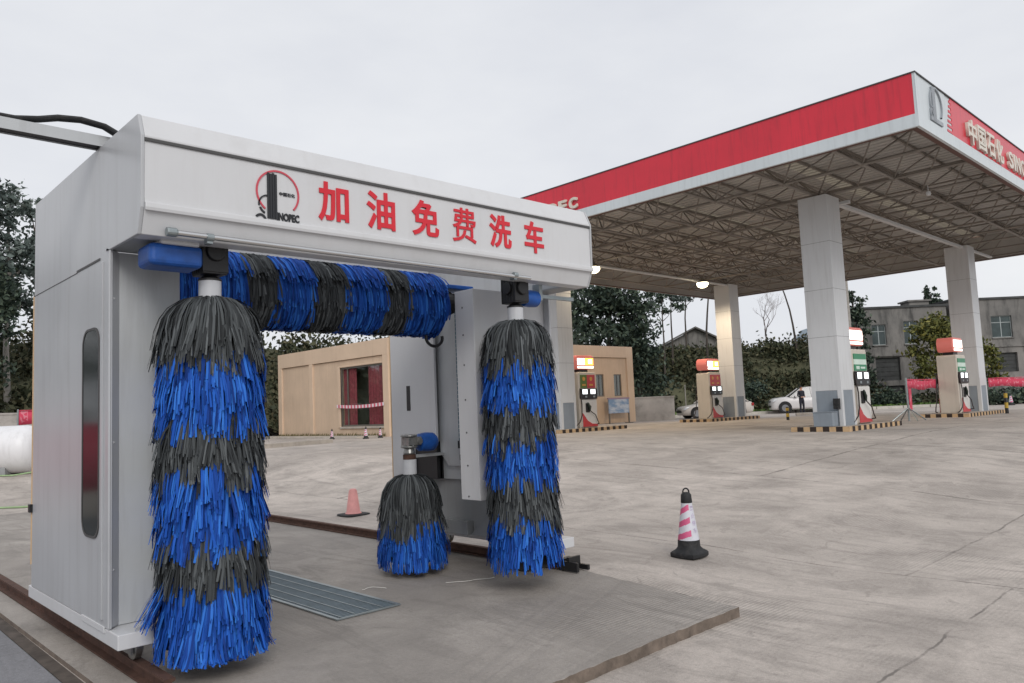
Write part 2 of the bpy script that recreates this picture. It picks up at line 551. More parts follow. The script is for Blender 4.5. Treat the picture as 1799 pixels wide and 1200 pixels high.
def vertical_brush(parent, cx, cy, z_top, bands, R, L, r_in=.075, flare=0.0, seed=1, z_floor=.03, dens=330, step=.082, width=.0105):
    """bands: (colour, z_hi, z_lo) of the rings where strips are clamped; strips sit in tufts that share length and flare"""
    rnd = random.Random(seed)
    for bi, (colr, zh, zl) in enumerate(bands):
        strips = []
        z = zh
        while z > zl - 1e-6:
            j = 0
            ph = rnd.uniform(0, 2 * PI)
            while j < dens:
                tuft = rnd.randint(5, 14)
                tl, tf, td = rnd.uniform(.89, 1.10), rnd.uniform(.91, 1.05), rnd.uniform(-.12, .12)
                if rnd.random() < .03: tf *= 1.10
                kick = rnd.uniform(-.02, .05)
                for q in range(tuft):
                    a = ph + 2 * PI * (j + rnd.uniform(-.5, .5)) / dens
                    zz = z + rnd.uniform(-.014, .014)
                    k = (z_top - zz) / max(.1, z_top - z_floor)
                    Rj = R * (1 + flare * k) * tf * rnd.uniform(.94, 1.03)
                    Lj = L * tl * rnd.uniform(.90, 1.07)
                    da = td + rnd.uniform(-.07, .07)
                    pts = []
                    for t in (0, .2, .4, .6, .8, 1.0):
                        r = r_in + (Rj - r_in) * (math.sin(min(1, t * 1.18) * PI / 2) ** .85)
                        if t > .7: r += (t - .7) * (kick + rnd.uniform(-.01, .02)) * 2.0
                        h = zz - Lj * (t ** 1.65)
                        h = max(h, z_floor + rnd.uniform(0, .03))
                        aa = a + da * t * t + rnd.uniform(-.012, .012)
                        pts.append((cx + r * math.cos(aa), cy + r * math.sin(aa), h))
                    rad = rnd.uniform(-.9, .9)
                    strips.append((pts, (-math.sin(a) + rad * math.cos(a) * .5, math.cos(a) + rad * math.sin(a) * .5, rnd.uniform(-.2, .2)), width * rnd.uniform(.7, 1.4)))
                    j += 1
            z -= step
        o_ = strip_mesh('bristle_band', strips, .022, M_bblue if colr == 'b' else M_bgrey, parent, seed + bi)
        o_['label'] = ('blue' if colr == 'b' else 'dark grey') + ' band of hanging bristle strips'


# ------------------------------------------------------------------ the car wash gantry
X0, X1 = 1.408, 5.183
YF, YB = 4.347, 6.71
gan = thing('car_wash_gantry', 'white rollover car wash gantry with blue and grey brushes and red lettering', 'car wash', (X0, YB, 0))
GO = Vector((X0, YB, 0))


def gpart(mb, name, mats, parent=None, **kw):
    """part built in world coordinates, parented to the gantry without moving"""
    o_ = mb.build(name, mats, parent or gan, **kw)
    if parent is None: o_.location = -GO
    return o_


# beam shell: front, top, rear (open underneath)
b = MB()
b.prism([(4.56, 3.164), (4.402, 3.164), (4.343, 3.032), (4.343, 3.020), (4.351, 3.020), (4.351, 2.625), (4.404, 2.490),
         (4.53, 2.490), (4.53, 2.505), (4.418, 2.505), (4.371, 2.63), (4.371, 3.02), (4.417, 3.144), (4.56, 3.144)], 'x', X0 + .021, X1 - .021)
beam = gpart(b, 'beam', M_white, bev=.004)
b = MB(); b.prism([(6.45, 3.164), (6.69, 3.164), (6.69, 2.47), (6.67, 2.47), (6.67, 3.144), (6.45, 3.144)], 'x', X0 + .021, X1 - .021)
rb = gpart(b, 'beam', M_white, bev=.004); rb['label'] = 'rear beam cover'
b = MB(); b.box(X0 + .02, X1 - .02, 4.3405, 4.352, 3.003, 3.019)  # dark strip painted in as the shadow under the top lip
gpart(b, 'lip_shadow', M_gaskshade, beam)
b = MB(); b.prism([(4.353, 2.662), (4.333, 2.657), (4.331, 2.63), (4.336, 2.612), (4.353, 2.622)], 'x', X0 + .022, X1 - .004)
gpart(b, 'trim_strip', M_white, beam, bev=.003)
# soffits at both ends
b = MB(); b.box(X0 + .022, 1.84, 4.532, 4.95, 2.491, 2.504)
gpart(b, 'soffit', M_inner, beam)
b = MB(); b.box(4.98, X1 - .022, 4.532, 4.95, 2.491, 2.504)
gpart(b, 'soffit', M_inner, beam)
# end cover plates (overhang + pillar flank)
endpoly = [(4.398, 3.166), (4.341, 3.032), (4.347, 2.63), (4.402, 2.488), (4.887, 2.488), (4.887, .292), (6.712, .292), (6.712, 3.166)]
for xa, xb in ((X0, X0 + .02), (X1 - .02, X1)):
    b = MB(); b.prism(endpoly, 'x', xa, xb)
    ep = gpart(b, 'end_cover', M_panel, bev=.004)
    if xa == X0:
        b = MB(); b.box(X0 - .004, X0 + .002, 5.06, 5.56, 2.452, 2.466)
        gpart(b, 'groove', M_gaskshade, ep)
        b = MB(); b.box(X0 - .0025, X0 + .002, 5.56, 6.70, 2.448, 2.453)
        gpart(b, 'seam', M_gaskshade, ep)
        # window slot with rounded ends
        yc, hw, zb_, zt_ = 5.235, .165, .79, 2.04
        def slot(hw_, zb2, zt2, c=.10):
            pts = []
            for (sx_, zz, a0) in ((1, zb2, -90), (1, zt2, 0), (-1, zt2, 90), (-1, zb2, 180)):
                for k in range(7):
                    an = math.radians(a0 + 15 * k)
                    cz = zz + (c if zz == zb2 else -c)
                    pts.append((yc + sx_ * (hw_ - c) + c * math.cos(an) , cz + c * math.sin(an)))
            return pts
        b = MB(); b.prism(slot(hw, zb_, zt_), 'x', X0 - .004, X0 + .004)
        win = gpart(b, 'window', M_glassdark, ep)
        b = MB()
        oo, ii = slot(hw + .012, zb_ - .012, zt_ + .012, .11), slot(hw - .002, zb_ + .002, zt_ - .002)
        n_ = len(oo)
        vs_ = [(X0 - .007, *p) for p in oo] + [(X0 - .007, *p) for p in ii] + [(X0 + .001, *p) for p in oo] + [(X0 + .001, *p) for p in ii]
        fs_ = []
        for i in range(n_):
            j = (i + 1) % n_
            fs_ += [(i, j, n_ + j, n_ + i), (i, j, 2 * n_ + j, 2 * n_ + i), (n_ + i, n_ + j, 3 * n_ + j, 3 * n_ + i)]
        b.add(vs_, fs_)
        gpart(b, 'window_gasket', M_gaskshade, ep)
        b = MB()
        for zz in (.62, 1.35, 2.2):
            b.lathe([(.008, 0), (.008, .004), (.004, .006)], (X0 + .03, 4.905, zz), 8, 'y')
        # vertical guide rib beside the window
        b.box(X0 - .010, X0 + .001, 4.99, 5.03, .33, 2.43)
        gpart(b, 'guide_rib', M_panel, ep, bev=.003)
        b = MB(); b.box(X0 - .006, X0 + .001, 4.95, 5.40, .262, .30)
        gpart(b, 'ledge', M_white, ep, bev=.003)

# left pillar
b = MB()
b.prism([(X0 + .0, 4.886), (X0 + .03, 4.912), (1.48, 4.953), (1.84, 4.953), (1.84, 6.69), (X0 + .021, 6.69), (X0 + .021, 4.9)], 'z', .292, 2.489)
lp = gpart(b, 'pillar', M_greyp, bev=.003)
b = MB(); b.prism([(X0 - .003, 4.889), (1.476, 4.958), (1.482, 4.951), (X0 + .006, 4.883)], 'z', .30, 2.486)
gpart(b, 'corner_trim', M_panel, lp)
for zz in (.42, .72, 1.02, 1.35, 1.75, 2.1, 2.38):
    b = MB(); b.lathe([(.007, 0), (.007, -.004), (.004, -.007)], (1.44, 4.922, zz), 8, 'y'); gpart(b, 'screw', M_gaskshade, lp)
b = MB(); b.box(X0 - .004, X0 + .012, 6.713, 6.728, .45, 2.45)
gpart(b, 'edge_film', M_orange, lp)
b = MB(); b.box(X0 - .022, X0 - .0005, 6.69, 6.74, .83, .89)
gpart(b, 'latch', M_black, lp, bev=.003)

# right pillar: front box, recessed wall, rear box with niche
b = MB(); b.prism([(4.30, 4.955), (5.162, 4.955), (5.162, 5.20), (4.30, 5.20)], 'z', .69, 2.489)
rp_ = gpart(b, 'pillar', M_white, bev=.004)
rp_['label'] = 'wide front column with row of screws'
for zz in (.72, .98, 1.26, 1.54, 1.84, 2.1, 2.34):
    b = MB(); b.lathe([(.008, 0), (.008, -.003), (.003, -.006)], (4.299, 5.10, zz), 8, 'x'); gpart(b, 'screw', M_gaskshade, rp_)
b = MB(); b.prism([(5.205, 2.489), (5.205, .93), (5.86, .93), (5.98, 1.05), (5.98, 2.489)], 'x', 4.70, 4.74)
b.box(4.74, 5.16, 5.205, 6.69, .80, 2.489)
gpart(b, 'recess_panel', M_greyp, rp_)
b = MB()
b.prism([(5.955, 2.489), (5.955, 1.16), (6.33, 1.16), (6.33, .30), (6.69, .30), (6.69, 2.489)], 'x', 4.635, 4.66)
sp_ = gpart(b, 'side_panel', M_white, rp_, bev=.003)
b = MB(); b.box(4.632, 4.638, 6.36, 6.42, 1.47, 1.72)
gpart(b, 'slot', M_black, rp_)
b = MB(); b.box(4.634, 4.66, 6.692, 6.705, .32, 2.45)
gpart(b, 'edge_film', M_orange, rp_)
b = MB()
b.box(4.66, 4.72, 5.99, 6.33, .80, 1.16); b.box(4.70, 4.74, 5.99, 6.33, .8, 1.158)
gpart(b, 'niche', M_black, rp_)
b = MB()
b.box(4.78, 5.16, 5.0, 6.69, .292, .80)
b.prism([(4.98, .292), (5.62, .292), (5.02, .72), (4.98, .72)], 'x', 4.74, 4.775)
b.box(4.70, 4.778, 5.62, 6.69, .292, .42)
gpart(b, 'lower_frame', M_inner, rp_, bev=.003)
b = MB()
random.seed(3)
zz = 2.48
while zz > 1.18:
    b.box(4.655, 4.70, 5.60 + random.uniform(-.006, .006), 5.64, zz - .034, zz)
    zz -= .04
gpart(b, 'cable_chain', M_green_cable, rp_)
b = MB(); b.box(4.64, 4.70, 5.58, 5.64, 1.10, 1.17); gpart(b, 'chain_clamp', M_black, rp_); b = MB(); b.box(4.65, 4.70, 5.58, 5.63, .99, 1.04)
gpart(b, 'chain_clamp', M_black, rp_)

# base bars + wheels
for xa, xb in ((X0 + .001, X0 + .214), (X1 - .214, X1 - .001)):
    b = MB(); b.box(xa, xb, 4.722, 6.80, .204, .289)
    bs = gpart(b, 'base_bar', M_white, bev=.005)
    wx = xa + .16 if xa < 3 else xb - .05
    for wy in (4.93, 6.45):
        b = MB(); b.lathe([(.03, -.03), (.075, -.03), (.085, -.022), (.085, .012), (.075, .02), (.03, .02)], (wx, wy, .172), 20, 'x')
        b.box(wx - .05, wx - .035, wy - .07, wy + .07, .13, .203)
        gpart(b, 'wheel', M_cast, bs, smooth=True)

# letters and emblem
def text_mesh(body, size, mat, name, origin, xdir, ydir, depth=.006, parent=None, bold=0.0, sx=1.0, fit=None, space=1.0):
    """flat lettering with thickness; fit = width"""
    c = bpy.data.curves.new('lettering_curve', 'FONT')
    c.body = body; c.size = size; c.extrude = depth / 2; c.offset = bold; c.space_character = space; c.resolution_u = 4
    t_ = bpy.data.objects.new('lettering_curve', c); COL.objects.link(t_)
    dg = bpy.context.evaluated_depsgraph_get()
    me = bpy.data.meshes.new_from_object(t_.evaluated_get(dg))
    bpy.data.objects.remove(t_); bpy.data.curves.remove(c)
    co = np.empty(len(me.vertices) * 3, 'f'); me.vertices.foreach_get('co', co); co = co.reshape(-1, 3)
    co[:, 0] -= co[:, 0].min(); co[:, 1] -= co[:, 1].min()
    if fit:
        co[:, 0] *= fit[0] / co[:, 0].max()
        if fit[1]: co[:, 1] *= fit[1] / co[:, 1].max()
    xd, yd = np.array(xdir, float), np.array(ydir, float)
    zd = np.cross(xd, yd)
    w = np.array(origin)[None] + co[:, :1] * xd + co[:, 1:2] * yd + (co[:, 2:3] + depth / 2) * zd
    me.vertices.foreach_set('co', w.astype('f').ravel()); me.update()
    me.materials.clear(); me.materials.append(mat)
    o_ = bpy.data.objects.new(name, me); COL.objects.link(o_)
    if parent: o_.parent = parent
    return o_


YL = 4.3505
def join_meshes(objs, name):
    V, F = [], []
    for o_ in objs:
        k = len(V); V += [v.co[:] for v in o_.data.vertices]; F += [tuple(i + k for i in p.vertices) for p in o_.data.polygons]
    mat = objs[0].data.materials[0]
    for o_ in objs: bpy.data.objects.remove(o_)
    me = bpy.data.meshes.new(name); me.from_pydata(V, [], F); me.materials.append(mat)
    o2 = bpy.data.objects.new(name, me); COL.objects.link(o2)
    return o2


for ch, xa, xb in (('加', 2.49, 2.715), ('油', 2.855, 3.085), ('免', 3.23, 3.47), ('费', 3.60, 3.83), ('洗', 3.97, 4.20), ('车', 4.35, 4.57)):
    o = text_mesh(ch, .27, M_redletter, 'sign_character', (xa, YL, 2.705), (1, 0, 0), (0, 0, 1), .008, gan, .0022 if ch == '费' else .0062, fit=(xb - xa, .262)); o.location = -GO
# emblem: broken ring, dark pillar with stripes, small characters, name below
b = MB()
cx_, cz_, rr_ = 2.213, 2.835, .138
b.cur = 1
def arc(a0, a1, r, w, cx2=cx_, cz2=cz_, y=YL):
    n_ = 40
    vs_, fs_ = [], []
    for i in range(n_ + 1):
        a = math.radians(a0 + (a1 - a0) * i / n_)
        for rad in (r - w / 2, r + w / 2):
            for yy in (y, y - .006):
                vs_.append((cx2 + rad * math.cos(a), yy, cz2 + rad * math.sin(a)))
    for i in range(n_):
        k = 4 * i
        fs_ += [(k, k + 4, k + 6, k + 2), (k + 1, k + 3, k + 7, k + 5), (k, k + 1, k + 5, k + 4), (k + 2, k + 6, k + 7, k + 3)]
    b.add(vs_, fs_)
arc(-42, 232, rr_, .011)
b.cur = 0
for i in range(4):
    xa = 2.142 + i * .0165
    b.box(xa, xa + .0135, YL - .008, YL, 2.668, 2.955 - .006 * (i % 2))
emb = gpart(b, 'emblem', [M_logoblk, M_logored])
b = MB(); arc(80, 190, .058, .009, 2.146, 2.752); arc(200, 245, .058, .012, 2.15, 2.752); arc(-40, 150, .03, .014, 2.098, 2.655)
gpart(b, 'emblem_swash', M_logoblk, emb)
o = text_mesh('INOPEC', .1, M_logoblk, 'emblem_name', (2.205, YL, 2.664), (1, 0, 0), (0, 0, 1), .008, emb, .003, fit=(.148, .05))
o = text_mesh('中国石化', .05, M_logoblk, 'emblem_characters', (2.222, YL, 2.822), (1, 0, 0), (0, 0, 1), .004, emb, .001, fit=(.105, .024))

# spray pipe under the beam front
b = MB()
b.tube([(1.60, 4.372, 2.512), (1.575, 4.362, 2.512), (1.575, 4.362, 2.512), (1.60, 4.358, 2.51), (2.6, 4.356, 2.503), (4.40, 4.356, 2.494)], .0165, 12)
sp2 = gpart(b, 'spray_pipe', M_chrome, smooth=True)
for xx in (1.79, 4.235):
    b = MB(); b.lathe([(.021, -.02), (.023, -.018), (.023, .018), (.021, .02)], (xx, 4.356, 2.506), 14, 'x'); b.box(xx - .016, xx + .016, 4.352, 4.404, 2.47, 2.51)
    gpart(b, 'pipe_clamp', M_galv, sp2)
b = MB(); b.lathe([(.024, -.03), (.026, -.02), (.026, .02), (.02, .03)], (1.578, 4.36, 2.511), 14, 'x')
gpart(b, 'pipe_cap', M_galv, sp2)


def hanger(parent, cx, cy, ztop, side, zc0, zc1):
    """collar, gearbox and wrapped motor above a vertical brush"""
    b = MB()
    b.lathe([(.060, zc0), (.066, zc0), (.066, zc1), (.060, zc1)], (cx, cy, 0), 28)
    gpart(b, 'collar', M_collar, parent, smooth=True)
    b = MB(); b.lathe([(.072, zc0 - .012), (.072, zc0)], (cx, cy, 0), 24); gpart(b, 'flange', M_black, parent)
    b = MB(); b.lathe([(.069, zc1), (.069, zc1 + .012), (.04, zc1 + .03)], (cx, cy, 0), 24)
    for k in range(8):
        a = 2 * PI * k / 8
        b.lathe([(.006, 0), (.006, .006)], (cx + .055 * math.cos(a), cy + .055 * math.sin(a), zc1 + .011), 6)
    gpart(b, 'flange', M_black, parent)
    b = MB()
    b.box(cx - .075, cx + .075, cy - .085, cy + .085, zc1 + .035, ztop)
    b.lathe([(.055, -.11), (.06, -.10), (.06, .10), (.055, .11)], (cx, cy, (zc1 + ztop) / 2 + .02), 18, 'y')
    b.lathe([(.05, -.095), (.05, .095)], (cx, cy, (zc1 + ztop) / 2 + .02), 18, 'x')
    for k in range(6):
        b.box(cx - .08, cx + .08, cy - .09 + k * .032, cy - .08 + k * .032, zc1 + .045, ztop - .004)
    gpart(b, 'gearbox', M_black, parent, bev=.004)


# left tall brush
def brush_root(name, label=None):
    o_ = bpy.data.objects.new(name, None); COL.objects.link(o_); o_.parent = gan; o_.location = -GO
    o_.empty_display_size = .1
    if label: o_['label'] = label
    return o_


BL = brush_root('vertical_brush', 'nearest tall vertical brush of blue and grey bands')
cxL, cyL = 1.905, 4.64
vertical_brush(BL, cxL, cyL, 2.19,
               [('g', 2.19, 2.01), ('b', 1.98, 1.62), ('g', 1.59, 1.33), ('b', 1.30, .95), ('g', .92, .68), ('b', .65, .32)],
               .290, .30, seed=11, z_floor=.10, flare=.06)
rnd = random.Random(99); strips = []
for q in range(60):
    a = rnd.uniform(math.radians(150), math.radians(186)); z0 = rnd.uniform(.52, .66); L_ = rnd.uniform(.30, .40)
    e_ = rnd.uniform(.34, .43); ze = .295 + rnd.uniform(0, .05) + max(0, (e_ - .42)) * .2
    strips.append(([(cxL + (.2 + (e_ - .2) * t ** 1.1) * math.cos(a + .15 * t * t), cyL + (.2 + (e_ - .2) * t ** 1.1) * math.sin(a + .15 * t * t), z0 + (ze - z0) * t ** 1.3) for t in (0, .25, .5, .75, 1)], (-math.sin(a), math.cos(a), 0), .011))
o = strip_mesh('bristle_tuft', strips, .011, M_bblue, BL, 7); o['label'] = 'blue strips splayed out over the base bar'
b = MB(); b.lathe([(.07, .16), (.07, 2.18)], (cxL, cyL, 0), 16)
b.lathe([(.2, .16), (.23, .18), (.23, 2.0), (.12, 2.14)], (cxL, cyL, 0), 20)
gpart(b, 'shaft', M_black, BL)
hanger(BL, cxL, cyL, 2.60, -1, 2.19, 2.30)
b = MB(); b.box(1.50, 1.805, 4.48, 4.70, 2.345, 2.475)
gpart(b, 'motor', M_bluemotor, BL, bev=.03, bseg=3)
b = MB(); b.box(1.56, 1.78, 4.47, 4.66, 2.468, 2.50)
gpart(b, 'motor_lid', M_white, BL, bev=.012)
# right tall brush
BR = brush_root('vertical_brush', 'tall vertical brush before the wide white pillar')
cxR, cyR = 4.455, 4.60
vertical_brush(BR, cxR, cyR, 2.17,
               [('g', 2.17, 1.99), ('b', 1.96, 1.67), ('g', 1.64, 1.39), ('b', 1.36, 1.04), ('g', 1.01, .76), ('b', .73, .42)],
               .283, .30, seed=23, z_floor=.13)
b = MB(); b.lathe([(.07, .14), (.07, 2.16)], (cxR, cyR, 0), 16)
b.lathe([(.2, .18), (.21, .2), (.21, 1.96), (.12, 2.1)], (cxR, cyR, 0), 20)
gpart(b, 'shaft', M_black, BR)
hanger(BR, cxR, cyR, 2.56, 1, 2.175, 2.285)
b = MB(); b.lathe([(.05, 0), (.07, .015), (.075, .09), (.07, .165), (.05, .18)], (4.535, 4.60, 2.375), 18, 'x')
gpart(b, 'motor', M_bluemotor, BR, smooth=True)
b = MB(); b.box(4.72, 5.16, 4.57, 4.61, 2.385, 2.415); b.box(4.70, 4.74, 4.55, 4.63, 2.36, 2.5)
gpart(b, 'support_arm', M_galv, BR)
# short wheel brush on the inner side of the right pillar
BS = brush_root('wheel_brush', 'short low brush hanging on the inner side of the right pillar')
cxS, cyS = 4.27, 5.90
vertical_brush(BS, cxS, cyS, .875, [('g', .875, .62), ('b', .59, .33)], .265, .32, seed=37, flare=.24, z_floor=.035, step=.075)
b = MB(); b.lathe([(.06, .1), (.06, .88)], (cxS, cyS, 0), 16); b.lathe([(.18, .10), (.21, .12), (.19, .7), (.1, .82)], (cxS, cyS, 0), 20)
gpart(b, 'shaft', M_black, BS)
b = MB(); b.lathe([(.060, .885), (.064, .885), (.064, 1.02), (.060, 1.02)], (cxS, cyS, 0), 24)
gpart(b, 'collar', M_collar, BS, smooth=True)
b = MB(); b.lathe([(.07, .87), (.07, .885)], (cxS, cyS, 0), 20); gpart(b, 'flange', M_black, BS)
b = MB(); b.lathe([(.06, 1.021), (.06, 1.065)], (cxS, cyS, 0), 20); gpart(b, 'flange', M_rust, BS)
b = MB()
b.lathe([(.05, 1.066), (.055, 1.08), (.045, 1.12), (.078, 1.13), (.078, 1.142), (.048, 1.146), (.048, 1.226), (.078, 1.23), (.078, 1.242), (.04, 1.25)], (cxS, cyS, 0), 18)
b.box(cxS - .045, cxS + .10, cyS - .06, cyS + .06, 1.148, 1.224); b.box(cxS + .03, cxS + .085, cyS - .085, cyS + .08, 1.152, 1.22)
for k in range(8):
    a = 2 * PI * k / 8
    b.lathe([(.009, -.012), (.009, .012)], (cxS + .066 * math.cos(a), cyS + .066 * math.sin(a), 1.138), 6); b.lathe([(.009, -.012), (.009, .012)], (cxS + .066 * math.cos(a), cyS + .066 * math.sin(a), 1.238), 6)
b.lathe([(.030, -.10), (.030, -.084)], (cxS + .058, cyS, 1.186), 14, 'y')
gpart(b, 'gearbox', M_cast, BS, bev=.003)
b = MB(); b.lathe([(.055, .10), (.082, .12), (.09, .2), (.085, .27), (.06, .30)], (cxS, cyS, 1.17), 20, 'x')
gpart(b, 'motor', M_bluemotor, BS, smooth=True)
b = MB(); b.box(cxS + .05, 4.70, cyS + .02, cyS + .09, 1.03, 1.055); gpart(b, 'support_arm', M_inner, BS)

# horizontal roof brush
BH = brush_root('roof_brush', 'long horizontal brush of blue and grey bands under the beam')
yH, zH, RH = 5.50, 2.395, .292
rnd = random.Random(5)
bx = [1.92, 2.13, 2.20, 2.51, 2.76, 3.09, 3.36, 3.70, 3.96, 4.37]
bx = [(1.92, 2.42, 'b'), (2.42, 2.66, 'g'), (2.66, 2.95, 'b'), (2.95, 3.24, 'g'), (3.24, 3.61, 'b'), (3.61, 3.85, 'g'), (3.85, 4.24, 'b')]
for k_, (xa, xb, colr) in enumerate(bx):
    strips = []
    for side in (-1, 1):
        for (t0, t1, rad, cnt) in ((118, 20, 1.0, 4), (50, -22, .93, 4), (6, -62, .905, 3), (-34, -104, .89, 3)):
            x = xa
            while x < xb:
                for q in range(cnt):
                    xx = x + rnd.uniform(-.012, .012)
                    a0 = t0 + rnd.uniform(-6, 6); a1 = t1 + rnd.uniform(-9, 7) + 7 * math.sin(x * 41 + t0)
                    sl = rnd.uniform(-.03, .045)
                    pts = []
                    for i in range(7):
                        t = i / 6
                        a = math.radians(a0 + (a1 - a0) * t)
                        r = RH * rad * (1 + .09 * t ** 3 + rnd.uniform(-.01, .01)) * (1 - .012 * q)
                        if i == 0: r *= .93
                        pts.append((xx + sl * t, yH + side * r * math.cos(a), zH + r * math.sin(a)))
                    strips.append((pts, (1, rnd.uniform(-.2, .2), rnd.uniform(-.3, .3)), .013 * rnd.uniform(.7, 1.3)))
                x += .013
    # side faces of end bands
    for xe, sg in ((xa, -1), (xb, 1)):
        if (k_ == 0 and sg < 0) or (k_ == len(bx) - 1 and sg > 0):
            for q in range(360):
                a = rnd.uniform(0, 2 * PI)
                pts = []
                Le = rnd.uniform(.80, .99)
                for i in range(6):
                    t = i / 5
                    r = .07 + (RH * Le - .07) * t
                    droop = -.015 * t * t
                    pts.append((xe + sg * (.02 * math.sin(t * PI) + rnd.uniform(-.01, .01)), yH + r * math.cos(a), zH + r * math.sin(a) + droop))
                strips.append((pts, (0, -math.sin(a), math.cos(a)), .03))
    ob = strip_mesh('bristle_band', strips, .026, M_bblue if colr == 'b' else M_bgrey, BH, 50 + k_)
    ob['label'] = ('blue' if colr == 'b' else 'dark grey') + ' band of drooping bristle strips'
b = MB(); b.lathe([(.06, 1.86), (.06, 4.5)], (0, yH, zH), 16, 'x'); b.lathe([(.2, 1.95), (.24, 1.97), (.24, 4.26), (.2, 4.29)], (0, yH, zH), 20, 'x')
gpart(b, 'shaft', M_black, BH)
b = MB()
b.lathe([(.06, 4.33), (.105, 4.35), (.115, 4.40), (.115, 4.46), (.09, 4.47), (.09, 4.52), (.05, 4.54)], (0, yH, zH + .04), 22, 'x')
b.box(4.40, 4.62, yH - .06, yH + .06, zH - .02, zH + .13)
b.lathe([(.008, 0), (.008, .012)], (4.46, yH - .05, zH + .09), 6, 'x')
gpart(b, 'gearbox', M_black, BH, bev=.004)
b = MB()
pts = [(4.20 + .09 * math.cos(a), yH - .12, 2.10 + .075 * math.sin(a)) for a in np.linspace(.25, -PI - .25, 14)]
b.tube(pts, .014, 8); gpart(b, 'hose_loop', M_black, BH, smooth=True)
b = MB(); b.box(4.40, 4.70, 5.40, 5.62, 2.56, 2.60)
gpart(b, 'motor', M_bluemotor, BH, bev=.01)

# supply arm and cable
arm = thing('supply_arm', 'pale grey overhead supply beam reaching the gantry roof', 'beam', (-2.6, 5.12, 0))
b = MB(); b.box(-.06, 4.2, -.052, -.047, 3.168, 3.236); b.box(-.06, 4.2, .047, .052, 3.168, 3.236); b.box(-.06, 4.2, -.047, .047, 3.230, 3.236)
b.box(4.195, 4.2, -.047, .047, 3.168, 3.23)
b.build('boom', M_greyp, arm)
b = MB(); b.box(-.05, 4.19, -.0465, .0465, 3.176, 3.2295)  # black fill paints the shade inside the open channel
b.build('boom_shade', M_black, arm)
b = MB(); b.box(-.07, .07, -.07, .07, -.04, 3.16); b.box(-.18, .18, -.18, .18, -.05, .0)
b.build('post', M_greyp, arm, bev=.004)
b = MB()
for q, (dy, dz) in enumerate(((0, 0), (.02, .010), (-.02, .006))):
    b.tube([(.6, 5.12 + dy, 3.250), (.96, 5.12 + dy, 3.252 + dz * .3), (1.08, 5.12 + dy, 3.272 + dz), (1.18, 5.11 + dy, 3.300 + dz * 1.2), (1.30, 5.09 + dy, 3.31 + dz),
            (1.42, 5.04 + dy, 3.28 + dz * .8), (1.50, 5.00 + dy, 3.23), (1.55, 4.98 + dy, 3.18), (1.56, 4.98 + dy, 3.167)], .015, 8)
o = b.build('cable_bundle', M_rubber, smooth=True); tag(o, 'black cable bundle arching from the supply beam to the gantry roof', 'cable')

# rails
b = MB()
def rail(b, x, ya, yb, h=.085):
    b.prism([(x - .055, .004), (x + .055, .004), (x + .055, .014), (x + .009, .018), (x + .009, h - .02), (x + .028, h - .016), (x + .028, h), (x - .028, h), (x - .028, h - .016), (x - .009, h - .02), (x - .009, .018), (x - .055, .014)], 'y', ya, yb)
rail(b, 1.575, 4.40, 15.8)
o = b.build('floor_rail', M_rust); tag(o, 'rusty floor rail under the near side of the gantry', 'rail', 'rails the gantry rolls on')
b = MB(); rail(b, 5.165, 4.86, 15.8)
o = thing('floor_rail', 'rusty floor rail with black end stop on the far side', 'rail', (0, 0, 0), group='rails the gantry rolls on')
b.build('track', M_rust, o)
b = MB(); b.box(5.10, 5.25, 4.80, 4.858, .004, .10); b.box(5.09, 5.12, 4.62, 4.80, .004, .085); b.box(5.23, 5.26, 4.62, 4.80, .004, .05); b.box(5.10, 5.25, 4.72, 4.75, .05, .12)
b.build('end_stop', M_black, o, bev=.004)

# drain grate
gr = thing('drain_grate', 'galvanised steel drain grating set in the wash bay floor', 'grating', (0, 0, 0))
b = MB(); b.box(2.94, 3.46, 4.98, 9.2, .001, .004)  # flat dark sheet painted as the shade below the bars
b.build('pit_shade', pm('pit_shade_dark', lin(46, 48, 48), .9), gr)
b = MB()
y = 5.0
while y < 9.18:
    b.box(2.955, 3.445, y, y + .014, .006, .016); y += .034
b.build('bars', pm('grating_steel', lin(112, 126, 134), .5, .5, var=.15, scale=9), gr)
for xx in (2.965, 3.08, 3.20, 3.32, 3.432):
    b = MB(); b.box(xx, xx + .010, 4.99, 9.19, .0165, .0195); b.build('rod', M_galv, gr)
b = MB(); b.box(2.925, 2.953, 4.97, 9.2, .004, .014); b.box(3.447, 3.475, 4.97, 9.2, .004, .014); b.box(2.953, 3.447, 4.968, 4.988, .004, .014)
b.build('frame', M_galv, gr)


# ------------------------------------------------------------------ traffic cones
M_conew = pm('cone_white', lin(205, 206, 214), .45, var=.06, scale=8, dirt=.25)
M_conep = pm('cone_pink', lin(204, 92, 132), .45, var=.08, scale=10)
M_faded = pm('faded_red', lin(214, 150, 146), .6, var=.15, scale=6)


